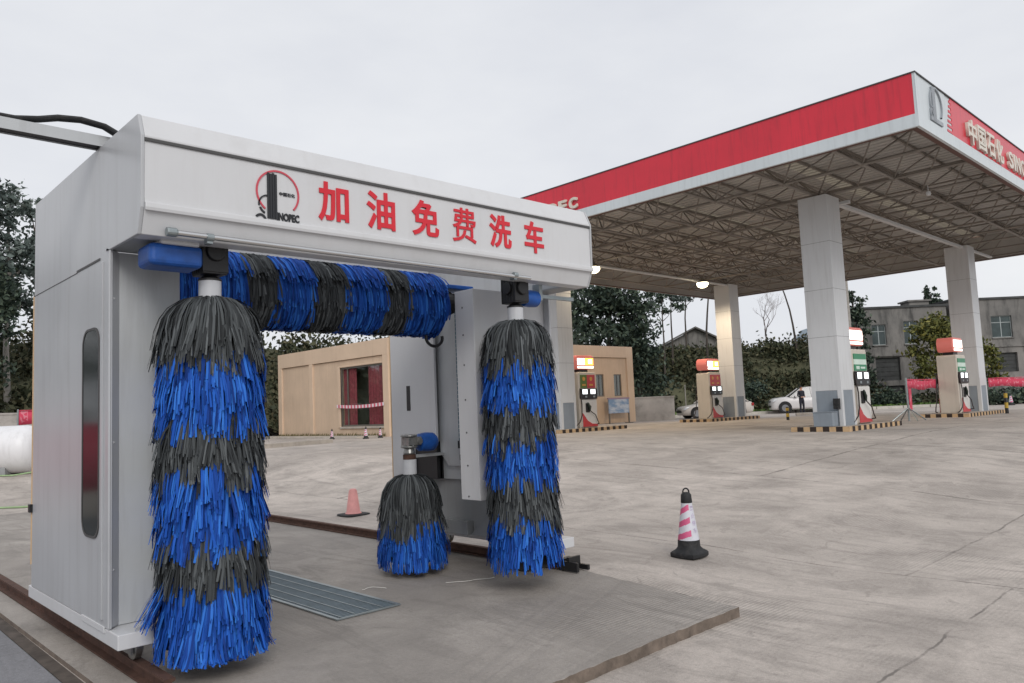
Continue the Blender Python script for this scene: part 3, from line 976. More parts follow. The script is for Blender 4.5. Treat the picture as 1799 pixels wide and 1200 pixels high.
def cone_mesh(parent, h=.64, simple=False):
    k = h / .64
    b = MB()
    b.lathe([(.136 * k, .0), (.146 * k, .012 * k), (.146 * k, .042 * k), (.136 * k, .055 * k), (.115 * k, .072 * k), (.103 * k, .095 * k), (.101 * k, .16 * k)], n=28, sq=[.55, .55, .55, .5, .3, .1, 0])
    b.build('base', M_rubber, parent, smooth=True)
    b = MB()
    prof = lambda z: (.100 - .050 * (z - .16) / .34)
    # white sleeve with pink slanted stripes on one half, built as cells
    nz_, na = 68, 48
    for i in range(nz_):
        for j in range(na):
            z0, z1 = .16 + .34 * i / nz_, .16 + .34 * (i + 1) / nz_
            a0, a1 = 2 * PI * j / na, 2 * PI * (j + 1) / na
            zc, ac = (z0 + z1) / 2, (j + .5) / na * 360
            rel = (ac - 180 + 180) % 360 - 180
            st_ = ((zc - .16 - .00055 * rel) % .118) / .118
            b.cur = 1 if (abs(rel) < 52 and .12 < st_ < .58) else 0
            r0, r1 = prof(z0), prof(z1)
            b.add([(r0 * k * math.cos(a0), r0 * k * math.sin(a0), z0 * k), (r0 * k * math.cos(a1), r0 * k * math.sin(a1), z0 * k),
                   (r1 * k * math.cos(a1), r1 * k * math.sin(a1), z1 * k), (r1 * k * math.cos(a0), r1 * k * math.sin(a0), z1 * k)], [(0, 1, 2, 3)])
    b.build('sleeve', [M_conew, M_conep], parent, smooth=True)
    b = MB(); b.lathe([(.052 * k, .50 * k), (.054 * k, .505 * k), (.048 * k, .575 * k), (.036 * k, .592 * k), (.02 * k, .598 * k)], n=24)
    b.tube([(.02 * k * 1.1 * math.cos(a) * .9, -.02 * k * 1.1 * math.cos(a) * .9, (.60 + .034 * math.sin(a)) * k) for a in np.linspace(-.2, PI + .2, 12)], .0075 * k, 8)
    b.build('cap', M_rubber, parent, smooth=True)


tc1 = thing('traffic_cone', 'black capped cone with pink and white slanted stripes on open concrete', 'traffic cone', (6.27, 4.26, zg(6.27, 4.26) + .002), math.radians(0), group='striped traffic cones')
cone_mesh(tc1)
M_fadetext = pm('faded_purple', lin(170, 150, 185), .6)
for i_, ch in enumerate('禁止停车'):
    o = text_mesh(ch, .05, M_fadetext, 'cone_character', (0, 0, 0), (1, 0, 0), (0, 0, 1), .001, tc1, .0, fit=(.046, .05))
    for v in o.data.vertices:      # wrap each character onto the sleeve
        z_ = .43 - i_ * .068 + v.co.z * .9
        r_ = (.100 - .050 * (z_ - .16) / .34) + .0015 + v.co.y * .1
        a_ = math.radians(-98) + (v.co.x - .023) / r_
        v.co = (r_ * math.cos(a_), r_ * math.sin(a_), z_)
for (x, y, h_, lab) in ((15.27, 26.0, .40, 'small pale cone nearest the end of the low kerb by the tan building'), (15.63, 24.24, .45, 'small white cone below the curtained window, leftmost of two'),
                        (16.3, 24.3, .40, 'small white cone at the tan building corner below the window')):
    c_ = dup(tc1, (x, y, zg(x, y)), .6, lab); c_.scale = (h_ / .64,) * 3
c_ = dup(tc1, (58.2, 21.08, zg(58.2, 21.08)), .3, 'pinkish cone in front of the grey concrete building'); c_.scale = (1.05,) * 3
c_ = dup(tc1, (54.47, 13.25, zg(54.47, 13.25)), .8, 'pinkish cone by the hedge beyond the red banner'); c_.scale = (1.15,) * 3
# small faded cone behind the gantry
pc = thing('traffic_cone', 'small faded pink cone on a flat dark base behind the wash bay', 'traffic cone', (6.12, 9.87, zg(6.12, 9.87) + .002))
b = MB(); b.lathe([(.19, 0), (.2, .008), (.19, .02), (.12, .026)], n=24, sq=[.8, .8, .8, .4]); b.build('base', M_rubber, pc)
b = MB(); b.lathe([(.12, .026), (.10, .05), (.06, .34), (.045, .37), (.03, .375)], n=24); b.build('body', M_faded, pc, smooth=True)

# ------------------------------------------------------------------ station canopy
KX, KY = 15.67, 4.89
EX, EY = 34.6, 20.9
CX, CY = (19.36, 30.5), (8.58, 17.98)
ZC = 6.5
M_fred = pm('red_fascia', lin(206, 38, 58), .3, var=.12, scale=.5, dirt=.45, dirtcol=lin(112, 34, 44), streak=True)
M_fwhite = pm('white_fascia', lin(200, 208, 212), .35, var=.05, scale=.8, dirt=.3, dirtcol=lin(120, 124, 126), streak=True)
M_deck, t_, b_ = base_mat('roof_sheet')
v_ = pos(t_)
c_ = mixc(t_, ramp(t_, noise(t_, .5, 5, .6, v_), .3, .7), lin(168, 165, 161), lin(200, 197, 193))
t_.links.new(c_, b_.inputs['Base Color']); b_.inputs['Roughness'].default_value = .6
M_pipe = pm('truss_paint', lin(136, 129, 122), .5, var=.15, scale=2)
M_colw = pm('column_cladding', lin(206, 208, 210), .4, var=.04, scale=.8, dirt=.25, dirtcol=lin(130, 126, 120), streak=True)
M_colg = pm('column_base_grey', lin(134, 143, 152), .5, var=.08, scale=2, dirt=.3, streak=True)

can = thing('station_canopy', 'large fuel station canopy with red fascia on four square columns', 'canopy', (0, 0, 0))
def cpart(mb, name, mats, parent=None, **kw): return mb.build(name, mats, parent or can, **kw)
# fascia: red band, white bottom band (long front, long back, and the two ends)
b = MB()
b.box(KX, KX + .05, KY + .051, EY - .051, ZC + .255, ZC + 1.06)
b.box(EX - .05, EX, KY + .051, EY - .051, ZC + .255, ZC + 1.06)
b.box(KX + 2.05, EX, KY, KY + .05, ZC + .255, ZC + 1.06)
b.box(KX, EX, EY - .05, EY, ZC + .255, ZC + 1.06)
# speed stripes bleeding into the white panel
for i in range(7): b.box(KX + 2.05 - .32 + .04 * i, KX + 2.05, KY, KY + .05, ZC + .28 + i * .112, ZC + .28 + i * .112 + .05)
cpart(b, 'red_fascia', M_fred)
b = MB()
b.box(KX - .012, KX + .05, KY + .051, EY - .051, ZC, ZC + .253)
b.box(EX - .05, EX + .012, KY + .051, EY - .051, ZC, ZC + .253)
b.box(KX - .012, EX + .012, KY - .012, KY + .05, ZC, ZC + .253)
b.box(KX - .012, EX + .012, EY - .05, EY + .012, ZC, ZC + .253)
b.box(KX, KX + 2.048 - .34, KY + .004, KY + .05, ZC + .255, ZC + 1.06)
b.box(KX + 2.048 - .34, KX + 2.048, KY + .012, KY + .05, ZC + .255, ZC + 1.06)
b.box(KX - .006, KX + .07, KY - .006, KY + .003, ZC + .255, ZC + 1.06)
cpart(b, 'white_fascia', M_fwhite)
b = MB()
for (xa, xb, ya, yb) in ((KX - .02, KX + .06, KY - .02, EY + .02), (EX - .06, EX + .02, KY - .02, EY + .02), (KX + .06, EX - .06, KY - .02, KY + .06), (KX + .06, EX - .06, EY - .06, EY + .02)):
    b.box(xa, xb, ya, yb, ZC + 1.062, ZC + 1.085)
cpart(b, 'coping', M_gaskshade)
b = MB()
b.box(KX + .052, KX + .16, KY + .06, EY - .06, ZC + .0, ZC + .02); b.box(KX + .16, EX - .06, KY + .052, KY + .16, ZC + .0, ZC + .02)
b.box(EX - .16, EX - .052, KY + .16, EY - .06, ZC + .0, ZC + .02); b.box(KX + .16, EX - .16, EY - .16, EY - .052, ZC + .0, ZC + .02)
cpart(b, 'fascia_backing', pm('backing_angle', lin(96, 66, 58), .7, var=.2))
# roof sheet with corrugations and a few skylight strips
b = MB()
zr = ZC + .97
n_ = int((EX - KX - .1) / .25)
prof = []
for i in range(n_):
    x = KX + .05 + i * .25
    prof += [(x, zr), (x + .16, zr), (x + .18, zr + .05), (x + .23, zr + .05)]
prof.append((EX - .05, zr))
def sheet(ya, yb):
    vs_ = [(p[0], ya, p[1]) for p in prof] + [(p[0], yb, p[1]) for p in prof]
    k = len(prof)
    b.add(vs_, [(i, i + 1, k + i + 1, k + i) for i in range(k - 1)])
sky_y = [(8.75, 9.25), (13.2, 13.6)]
ya = KY + .05
for a_, c2 in sky_y + [(EY - .05, None)]:
    sheet(ya, a_); ya = c2
cpart(b, 'roof_sheet', M_deck)
b = MB()
b.box(KX + .052, EX - .052, KY + .051, KY + .07, ZC + .02, ZC + .965); b.box(KX + .052, KX + .07, KY + .071, EY - .071, ZC + .02, ZC + .965)
b.box(KX + .052, EX - .052, EY - .07, EY - .051, ZC + .02, ZC + .965); b.box(EX - .07, EX - .052, KY + .071, EY - .071, ZC + .02, ZC + .965)
cpart(b, 'fascia_lining', M_deck)
M_sky, t_, b_ = base_mat('skylight_sheet')
tr_ = t_.nodes.new('ShaderNodeBsdfTranslucent'); tr_.inputs['Color'].default_value = (.30, .26, .2, 1)
mxs = t_.nodes.new('ShaderNodeMixShader'); mxs.inputs[0].default_value = .5
b_.inputs['Base Color'].default_value = (.25, .22, .18, 1)
out_ = [n for n in t_.nodes if n.type == 'OUTPUT_MATERIAL'][0]
t_.links.new(b_.outputs[0], mxs.inputs[1]); t_.links.new(tr_.outputs[0], mxs.inputs[2]); t_.links.new(mxs.outputs[0], out_.inputs['Surface'])
b = MB()
for a_, c2 in sky_y: sheet(a_, c2)
cpart(b, 'skylight_strip', M_sky)
# space frame
gx = [CX[0] + 1.857 * k for k in range(-2, 9)]
gx[0] += .1; gx = [x for x in gx if x < EX - .1]
gy = [CY[0] + 1.88 * k for k in range(-2, 7)]
gy[0] += .25
zb_, zt_ = ZC + .07, ZC + .86
b = MB()
def bar(p, q, r): b.tube([p, q], r, 6, cap=False)
for y in gy: bar((gx[0], y, zb_), (gx[-1], y, zb_), .034)
for x in gx: bar((x, gy[0], zb_), (x, gy[-1], zb_), .034)
tx = [(gx[i] + gx[i + 1]) / 2 for i in range(len(gx) - 1)]; ty = [(gy[i] + gy[i + 1]) / 2 for i in range(len(gy) - 1)]
for y in ty: bar((tx[0], y, zt_), (tx[-1], y, zt_), .028)
for x in tx: bar((x, ty[0], zt_), (x, ty[-1], zt_), .028)
for i, x in enumerate(tx):
    for j, y in enumerate(ty):
        for (xx, yy) in ((gx[i], gy[j]), (gx[i + 1], gy[j]), (gx[i], gy[j + 1]), (gx[i + 1], gy[j + 1])):
            bar((x, y, zt_), (xx, yy, zb_), .022)
for x in gx:
    for y in gy: b.lathe([(.025, -.06), (.06, -.025), (.06, .025), (.025, .06)], (x, y, zb_), 8)
cpart(b, 'space_frame', M_pipe)
b = MB()
y = KY + .4
while y < EY - .3:
    b.box(KX + .1, EX - .1, y, y + .05, ZC + .90, ZC + .968); y += 1.15
cpart(b, 'purlins', M_pipe)
b = MB(); b.box(19.75, 30.1, 8.30, 8.42, 6.38, 6.46); b.box(19.95, 20.07, 8.05, 8.31, 6.382, 6.458)
cpart(b, 'cable_duct', M_colw); b = MB(); b.box(30.9, 33.5, 8.3, 8.4, 6.40, 6.46); cpart(b, 'cable_duct', M_colw)
b = MB()
b.tube([(19.75, 17.7, 6.44), (30.1, 17.7, 6.44)], .05, 8)
cpart(b, 'cable_duct', M_colw)
# columns
for ix, x in enumerate(CX):
    for iy, y in enumerate(CY):
        w = .375
        zb2 = .68
        b = MB(); b.box(x - w, x + w, y - w, y + w, zb2 + .88, ZC + .0)
        for zz in (3.3, 5.0): pass
        cl = cpart(b, 'column', M_colw, bev=.006)
        b = MB(); b.box(x - w + .003, x + w - .003, y - w + .003, y + w - .003, zb2, zb2 + .878)
        cpart(b, 'base_panel', M_colg, cl)
        b = MB()
        for sx_ in (-1, 1):
            for sy_ in (-1, 1):
                xa, ya = x + sx_ * w, y + sy_ * w
                b.box(min(xa + sx_ * .006, xa - sx_ * .10), max(xa + sx_ * .006, xa - sx_ * .10), min(ya + sy_ * .006, ya - sy_ * .10), max(ya + sy_ * .006, ya - sy_ * .10), zb2, zb2 + 1.15)
        cpart(b, 'corner_guard', M_colw, cl, bev=.004)
        for zz in (2.9, 4.1, 5.3):
            b = MB(); b.box(x - w - .0025, x + w + .0025, y - w - .0025, y + w + .0025, zz, zz + .006); cpart(b, 'panel_seam', M_gaskshade, cl)
# canopy writing
M_cream = pm('cream_letter', lin(214, 208, 196), .4, var=.05, dirt=.3)
yy = 15.97
for i, ch in enumerate('SINOPEC'):
    text_mesh(ch, .45, M_cream, 'fascia_letter', (KX - .002, yy, 6.81), (0, -1, 0), (0, 0, 1), .06, can, .02, fit=(.30 if ch != 'I' else .09, .31)); yy -= .39 if ch != 'I' else .18
for i, ch in enumerate('中国石化'):
    text_mesh(ch, .6, M_cream, 'fascia_letter', (18.62 + i * .69, KY - .002, 6.79), (1, 0, 0), (0, 0, 1), .06, can, .012, fit=(.60, .56))
xx = 21.75
for i, ch in enumerate('SINOPEC'):
    text_mesh(ch, .5, M_cream, 'fascia_letter', (xx, KY - .002, 6.83), (1, 0, 0), (0, 0, 1), .06, can, .012, fit=(.38 if ch != 'I' else .12, .42)); xx += .46 if ch != 'I' else .2
# grey raised emblem on the white corner panel
b = MB()
YE = KY - .0
def arc2(a0, a1, r, w, cx2, cz2, dep):
    n_ = 36; vs_, fs_ = [], []
    for i in range(n_ + 1):
        a = math.radians(a0 + (a1 - a0) * i / n_)
        for rad in (r - w / 2, r + w / 2):
            for yy in (YE + .004, YE - dep): vs_.append((cx2 + rad * math.cos(a), yy, cz2 + rad * math.sin(a)))
    for i in range(n_):
        k = 4 * i; fs_ += [(k, k + 4, k + 6, k + 2), (k + 1, k + 3, k + 7, k + 5), (k, k + 1, k + 5, k + 4), (k + 2, k + 6, k + 7, k + 3)]
    b.add(vs_, fs_)
arc2(-40, 235, .34, .035, 16.74, 7.17, .03)
for i in range(3): b.box(16.50 + i * .06, 16.545 + i * .06, YE - .035, YE + .004, 6.80, 7.49)
arc2(90, 230, .12, .03, 16.5, 6.95, .03)
b.box(16.36, 17.05, YE - .03, YE + .004, 6.78, 6.86)
cpart(b, 'fascia_emblem', pm('grey_emblem', lin(150, 156, 162), .4, dirt=.3))

# lamps hanging under the canopy
M_lamp = emis('lamp_glow', (1.0, .86, .55), 9.0)
M_lamph = pm('lamp_housing', lin(120, 116, 110), .5)
def canopy_lamp(x, y, z, label, power):
    t = thing('canopy_lamp', label, 'lamp', (x, y, z), group='lit lamps under the canopy')
    b = MB(); b.lathe([(.05, .26), (.06, .16), (.12, .10), (.235, .02), (.24, 0), (.228, 0)], n=24); b.build('housing', M_lamph, t, smooth=True)
    b = MB(); b.lathe([(.225, .005), (.235, -.06), (.19, -.15), (.10, -.2), (.01, -.215)], n=24); b.build('diffuser', M_lamp, t, smooth=True)
    ld = bpy.data.lights.new('canopy_lamp_light', 'SPOT'); ld.energy = power; ld.color = (1, .80, .55); ld.shadow_soft_size = .22; ld.spot_size = math.radians(168); ld.spot_blend = .35
    lo = bpy.data.objects.new('canopy_lamp_light', ld); COL.objects.link(lo); lo.parent = t; lo.location = (0, 0, -.35)
    return t
canopy_lamp(27.69, 17.38, 6.30, 'round lit lamp beside the top of the brightly lit far column', 520)
canopy_lamp(20.85, 17.47, 6.30, 'round lit lamp just showing past the gantry beam end', 420)
# tiny camera under the canopy
b = MB(); b.lathe([(.012, .22), (.012, .06), (.055, .055), (.06, .0), (.04, -.04)], n=14)
o = b.build('security_camera', M_colw, loc=(20.6, 6.35, 6.32), smooth=True); tag(o, 'small white dome camera hanging under the canopy corner', 'camera')

# ------------------------------------------------------------------ pump islands, pumps
M_stripeY = pm('island_yellow', lin(196, 166, 128), .7, var=.1, dirt=.4)
M_stripeK = pm('island_black', lin(48, 36, 30), .7, var=.2)
M_isltop = pm('island_top', lin(170, 160, 150), .85, var=.1, dirt=.5)
def island(xa, xb, ya, yb, label):
    zg0 = .56
    t = thing('pump_island', label, 'pump island', ((xa + xb) / 2, (ya + yb) / 2, zg0), group='striped pump islands')
    hx, hy = (xb - xa) / 2, (yb - ya) / 2
    b = MB(); b.box(-hx + .02, hx - .02, -hy + .02, hy - .02, -.05, .12); b.build('top', M_isltop, t, bev=.01)
    b = MB()
    def side(p, q, nx_, ny_):
        L_ = math.hypot(q[0] - p[0], q[1] - p[1]); n_ = max(2, int(L_ / .16))
        for i in range(n_):
            b.cur = i % 2
            u0, u1 = i / n_, (i + 1) / n_
            sk = .3 / n_
            a = (p[0] + (q[0] - p[0]) * u0, p[1] + (q[1] - p[1]) * u0); c = (p[0] + (q[0] - p[0]) * u1, p[1] + (q[1] - p[1]) * u1)
            b.add([(a[0], a[1], -.05), (c[0], c[1], -.05), (c[0], c[1], .125), (a[0], a[1], .125),
                   (a[0] - nx_ * .04, a[1] - ny_ * .04, .125), (c[0] - nx_ * .04, c[1] - ny_ * .04, .125)], [(0, 1, 2, 3), (3, 2, 5, 4)])
    side((-hx, -hy), (hx, -hy), 0, -1); side((hx, -hy), (hx, hy), 1, 0); side((hx, hy), (-hx, hy), 0, 1); side((-hx, hy), (-hx, -hy), -1, 0)
    b.build('striped_edge', [M_stripeY, M_stripeK], t)
    return t
island(18.45, 21.75, 7.85, 9.31, 'striped island under the nearest column and a green fronted pump')
island(18.45, 22.0, 17.25, 18.71, 'striped island in front of the tan building')
island(27.4, 31.4, 7.85, 9.31, 'striped island beside the red banner stand')
island(27.4, 31.4, 17.25, 18.71, 'striped island under the brightly lit far column')

M_pumpb = pm('pump_beige', lin(204, 196, 184), .4, var=.04, dirt=.2, streak=True)
M_pumpw = pm('pump_front_white', lin(214, 212, 208), .35, var=.03, dirt=.15)
M_pgreen = pm('pump_green', lin(18, 128, 84), .35)
M_plime = pm('pump_lime', lin(86, 110, 30), .35)
M_pred = pm('pump_red', lin(190, 52, 56), .35)
M_screen = emis('screen_glow', (.9, .97, 1.0), 1.6)
M_signw = emis('sign_white_glow', (1.0, .93, .80), 2.6)
M_signy = emis('sign_yellow_glow', (1.0, .62, .10), 1.5)
M_signr = emis('sign_red_glow', (.66, .18, .15), .22)
M_hose = pm('hose_black', lin(52, 44, 44), .6)
M_nozg = pm('nozzle_dark', lin(40, 52, 46), .5)
M_pyel = pm('price_yellow', lin(206, 150, 60), .4)
M_ptext = pm('pump_text_white', lin(206, 226, 214), .4)


def pump(x, y, label, kind):
    t = thing('fuel_pump', label, 'fuel pump', (x, y, .685), group='fuel pumps on the islands')
    hx, hy = .475, .30
    b = MB(); b.prism([(-hx, 0), (hx, 0), (hx, 1.86), (hx - .04, 1.92), (-hx + .04, 1.92), (-hx, 1.86)], 'y', -hy, hy)
    body = b.build('body', M_pumpb, t, bev=.02)
    for s in (-1, 1):
        f = s * hy
        def fb(xa, xb, za, zb2, d0, d1): return (xa, xb, min(f + s * d0, f + s * d1), max(f + s * d0, f + s * d1), za, zb2)
        b = MB(); b.box(*fb(-.36, .42, .02, .96, -.01, .05)); b.build('front_panel', M_pumpw, t, bev=.03, bseg=3)
        b = MB()
        if kind == 'green':
            b.box(*fb(-.36, .40, 1.66, 1.80, -.01, .018)); b.build('price_panel', M_pgreen, t); b = MB(); b.box(*fb(-.36, .40, 1.36, 1.52, -.01, .018))
            pp = b.build('price_panel', M_pgreen, t)
            b = MB(); b.box(*fb(-.36, .40, 1.522, 1.658, -.01, .017)); b.build('price_strip', M_ptext, t)
            for q_ in ((-.25, -.05, 1.40, 1.48), (.02, .30, 1.415, 1.465)):
                b = MB(); b.box(*fb(*q_, .0, .022)); b.build('price_mark', M_ptext, pp)
        else:
            if kind == 'both':
                b.box(*fb(-.02, .40, 1.36, 1.82, -.01, .018)); pp = b.build('price_panel', M_pred, t)
                b = MB(); b.box(*fb(-.36, -.025, 1.36, 1.82, -.01, .018)); b.build('price_panel', M_plime, t)['label'] = 'dark green price panel'
            else:
                b.box(*fb(-.36, .40, 1.36, 1.82, -.01, .018)); pp = b.build('price_panel', M_pred, t)
            for xx in (-.19, .19):
                b = MB(); b.lathe([(.07, f + s * .0), (.07, f + s * .022)], (xx, 0, 1.68), 14, 'y'); b.build('price_mark', M_pyel, pp)
                b = MB(); b.box(*fb(xx - .09, xx + .09, 1.44, 1.50, .0, .022)); b.build('price_mark', M_pyel, pp)
        b = MB(); b.box(*fb(-.42, .44, .98, 1.34, -.01, .07)); dsp = b.build('display', M_black, t, bev=.015)
        for xx in (-.21, .21):
            b = MB(); b.box(*fb(xx - .13, xx + .13, 1.15, 1.315, .06, .074)); b.build('screen', M_screen, dsp, bev=.01)
            b = MB(); b.box(*fb(xx + .0, xx + .1, 1.03, 1.09, .06, .074)); b.build('keypad', M_galv, dsp)
        # red swash at the foot
        b = MB(); b.prism([(-.36, 0.03), (.41, .03), (.41, .10), (.1, .13), (-.12, .24), (-.3, .45), (-.36, .50)], 'y', min(f + s * .045, f + s * .056), max(f + s * .045, f + s * .056))
        b.build('foot_swash', M_pred, t)
        for nx_ in (-.12,):
            b = MB()
            b.box(*fb(nx_ - .07, nx_ + .11, .52, .84, .03, .09)); nb = b.build('nozzle_holder', M_black, t, bev=.02)
            b = MB()
            yy = f + s * .12
            b.tube([(nx_ - .03, yy, .86), (nx_ + .0, yy, .80), (nx_ + .06, yy, .70), (nx_ + .07, yy, .58)], [.02, .035, .04, .025], 8)
            b.tube([(nx_ + .05, yy, .78), (nx_ + .13, yy, .72), (nx_ + .10, yy, .62)], .014, 6)
            b.build('nozzle', M_nozg, t, smooth=True)
            b = MB()
            b.tube([(nx_ + .07, yy, .58), (.20, yy + s * .03, .42), (.30, yy + s * .03, .22), (.34, yy + s * .05, .12), (.42, f, .10)], .016, 8)
            b.build('hose', M_hose, t, smooth=True)
        b = MB()
        b.tube([(-hx + .08, f + s * .01, 1.34), (-hx + .03, f + s * .05, 1.22), (-hx + .05, f + s * .09, .8), (-hx + .02, f + s * .10, .42), (-hx - .10, f + s * .10, .20), (-hx - .28, f + s * .06, .06), (-hx - .30, f, .03)], .018, 8)
        b.build('hose', M_hose, t, smooth=True)
    b = MB(); b.box(-.22, .22, -.16, .16, 1.921, 2.02); b.build('neck', M_black, t)
    # rounded lit sign box on top
    def stad(hw, z0, z1, n_=8):
        r = (z1 - z0) / 2; pts = []
        for i in range(n_ + 1):
            a = -PI / 2 + PI * i / n_; pts.append((hw - r * .6 + r * .6 * math.cos(a), (z0 + z1) / 2 + r * math.sin(a)))
        for i in range(n_ + 1):
            a = PI / 2 + PI * i / n_; pts.append((-hw + r * .6 + r * .6 * math.cos(a), (z0 + z1) / 2 + r * math.sin(a)))
        return pts
    b = MB(); b.prism(stad(.52, 2.02, 2.50), 'y', -.25, .25); sb_ = b.build('sign_box', M_signr, t, bev=.03, bseg=3)
    for s in (-1, 1):
        f = s * .25
        yy = (min(f - s * .01, f + s * .008), max(f - s * .01, f + s * .008))
        b = MB()
        if kind == 'green': b.box(-.40, .44, *yy, 2.17, 2.42)
        else: b.box(-.40, -.02, *yy, 2.17, 2.40)
        b.build('lit_panel', M_signw, sb_, bev=.006); b = MB(); b.box(-.40, .44, *yy, 2.055, 2.125)
        b.build('lit_panel', M_signw, sb_, bev=.006)
        if kind != 'green':
            b = MB(); b.box(.0, .44, *yy, 2.16, 2.41); b.build('lit_panel', M_signy, sb_, bev=.006)
            b = MB(); b.box(.16, .36, f + s * .006 if s > 0 else f - .013, f + .013 if s > 0 else f - .006, 2.22, 2.36); b.build('lit_panel', M_signw, sb_)
    return t
pump(20.37, 8.58, 'green fronted fuel pump behind the nearest column', 'green')
pump(20.45, 17.98, 'fuel pump with green and red panels in front of the tan building', 'both')
pump(28.55, 8.58, 'green fronted fuel pump with red banner behind it', 'green')
pump(28.65, 17.98, 'red fronted fuel pump beside the brightly lit far column', 'red')

# grey box and pipes at the near column, bollards
b = MB(); b.box(-.16, .16, -.24, .24, 0, .34); b.box(-.17, .17, -.25, .25, .34, .36)
o = b.build('fire_bucket_box', M_colg, loc=(18.76, 8.55, .685), bev=.01); tag(o, 'grey blue metal box at the foot of the nearest column', 'box')
b = MB(); b.box(-.05, .05, -.07, .07, 0, .26); b.box(-.06, -.05, -.03, .03, .1, .16)
o = b.build('switch_box', M_rubber, loc=(18.93, 8.32, 1.10), bev=.01); tag(o, 'dark switch box on the grey base of the nearest column', 'switch')
M_bolly = pm('bollard_yellow', lin(190, 160, 60), .5, var=.1, dirt=.4)
def bollard(x, y, h, label):
    t = thing('bollard', label, 'bollard', (x, y, zg(x, y)), group='short striped posts')
    b = MB(); b.lathe([(.055, 0), (.055, h - .02), (.04, h)], n=14); b.build('post', M_black, t, smooth=True)
    b = MB(); b.lathe([(.058, h * .25), (.058, h * .5)], n=14); b.lathe([(.058, h * .72), (.058, h * .92)], n=14); b.build('band', M_bolly, t, smooth=True)
bollard(27.9, 14.17, .5, 'short striped post past the near column island')
bollard(30.43, 7.55, .75, 'short dark post right of the far right column')
bollard(33.4, 20.3, .6, 'short dark post right of the lit far column')
# low pale kerb blocks between the islands
b = MB()
for i in range(3): b.box(i * .95, i * .95 + .9, -.1, .1, 0, .16)
o = b.build('kerb_blocks', M_kerb, loc=(39.5, 19.6, zg(40, 19.6)), bev=.03); o.rotation_euler = (0, 0, -.8); tag(o, 'low pale kerb blocks left of the nearest column', 'kerb')

# ------------------------------------------------------------------ tan service building
M_tan = pm('tan_render', lin(206, 182, 158), .9, var=.08, scale=.8, dirt=.3, dirtcol=lin(152, 130, 110), streak=True, bmp=.15)
M_tan2 = pm('tan_band', lin(211, 187, 163), .9, var=.06, scale=.7, dirt=.2, dirtcol=lin(150, 122, 98), streak=True)
M_moss = pm('moss_stain', lin(104, 96, 62), .95, var=.4, scale=5)
M_frame = pm('window_frame', lin(120, 116, 110), .4, .4)
M_curt = pm('red_curtain', lin(160, 74, 88), .8, var=.25, scale=6)
M_room = pm('dark_room', lin(120, 124, 116), .9)
M_glass, t_, b_ = base_mat('window_glass')
gl = t_.nodes.new('ShaderNodeBsdfGlossy'); gl.inputs['Roughness'].default_value = .03; gl.inputs['Color'].default_value = (.8, .85, .85, 1)
trn = t_.nodes.new('ShaderNodeBsdfTransparent'); trn.inputs['Color'].default_value = (.9, .92, .9, 1)
mxs = t_.nodes.new('ShaderNodeMixShader'); mxs.inputs[0].default_value = .10; t_.links.new(trn.outputs[0], mxs.inputs[1]); t_.links.new(gl.outputs[0], mxs.inputs[2])
t_.links.new(mxs.outputs[0], [n for n in t_.nodes if n.type == 'OUTPUT_MATERIAL'][0].inputs['Surface'])

BX, BX2, BY, BY2, BZ0, BZ = 17.14, 32.56, 24.92, 33.96, .5, 4.40
bl = thing('service_building', 'low tan flat roofed station building with curtained window', 'building', (0, 0, 0))
b = MB()
r_ = .07    # recess of the wall fields behind pilasters
# west wall with window opening (y 25.35..28.5, z 1.0..3.45)
b.box(BX + r_, BX + .3, 28.52, BY2 - .07, BZ0, 3.74); b.box(BX + r_, BX + .3, BY + .07, 25.33, BZ0, 3.74)
b.box(BX + r_, BX + .3, 25.33, 28.52, BZ0, .98); b.box(BX + r_, BX + .3, 25.33, 28.52, 3.45, 3.74)
# south wall with two narrow windows
b.box(BX + .3, 29.6, BY + r_, BY + .3, BZ0, 3.80); b.box(29.6, 30.2, BY + r_, BY + .3, BZ0, 1.85); b.box(29.6, 30.2, BY + r_, BY + .3, 2.97, 3.80)
b.box(30.2, 31.0, BY + r_, BY + .3, BZ0, 3.80); b.box(31.0, 31.62, BY + r_, BY + .3, BZ0, 1.85); b.box(31.0, 31.62, BY + r_, BY + .3, 2.97, 3.80); b.box(31.62, BX2 - .07, BY + r_, BY + .3, BZ0, 3.80)
b.box(BX2 - .3, BX2 - .07, BY + .3, BY2 - .07, BZ0, 3.74); b.box(BX + .3, BX2 - .3, BY2 - .3, BY2 - .07, BZ0, 3.74)
bl_wall = b.build('wall', M_tan, bl)
b = MB()
for (ya, yb) in ((BY, 25.30), (30.75, 31.05), (33.62, BY2)): b.box(BX, BX + .25, ya, yb, BZ0, 3.76)
b.box(BX, BX + .32, BY, BY2, 3.76, BZ); b.box(BX + .25, 17.6, BY, BY + .25, BZ0, 3.82)
b.box(32.05, BX2, BY, BY + .25, BZ0, 3.82); b.box(BX + .32, BX2, BY, BY + .32, 3.82, BZ)
b.box(BX2 - .32, BX2, BY + .32, BY2, 3.76, BZ); b.box(BX + .32, BX2 - .32, BY2 - .32, BY2, 3.76, BZ)
b.box(BX + .02, BX + .2, 28.52, 28.70, .95, 3.5); b.box(BX + .02, BX + .2, 25.30, 28.52, 3.452, 3.52)
b.build('pilasters', M_tan2, bl, bev=.008)
b = MB(); b.box(BX + .3, BX2 - .3, BY + .3, BY2 - .3, 3.9, 4.02); b.build('roof', M_kerb, bl)
b = MB(); b.lathe([(.06, 0), (.06, .3), (.14, .32), (.14, .42), (.05, .48)], (31.9, BY + .9, 4.02), 14); b.box(31.8, 32.0, BY + .8, BY + 1.0, 4.0, 4.05); b.build('roof_vent', M_colw, bl)
b = MB(); b.box(BX + .01, BX + .1, 25.3, 28.55, .90, .978)
wn = b.build('window_sill', M_kerb, bl, bev=.01)
w_ = MB()
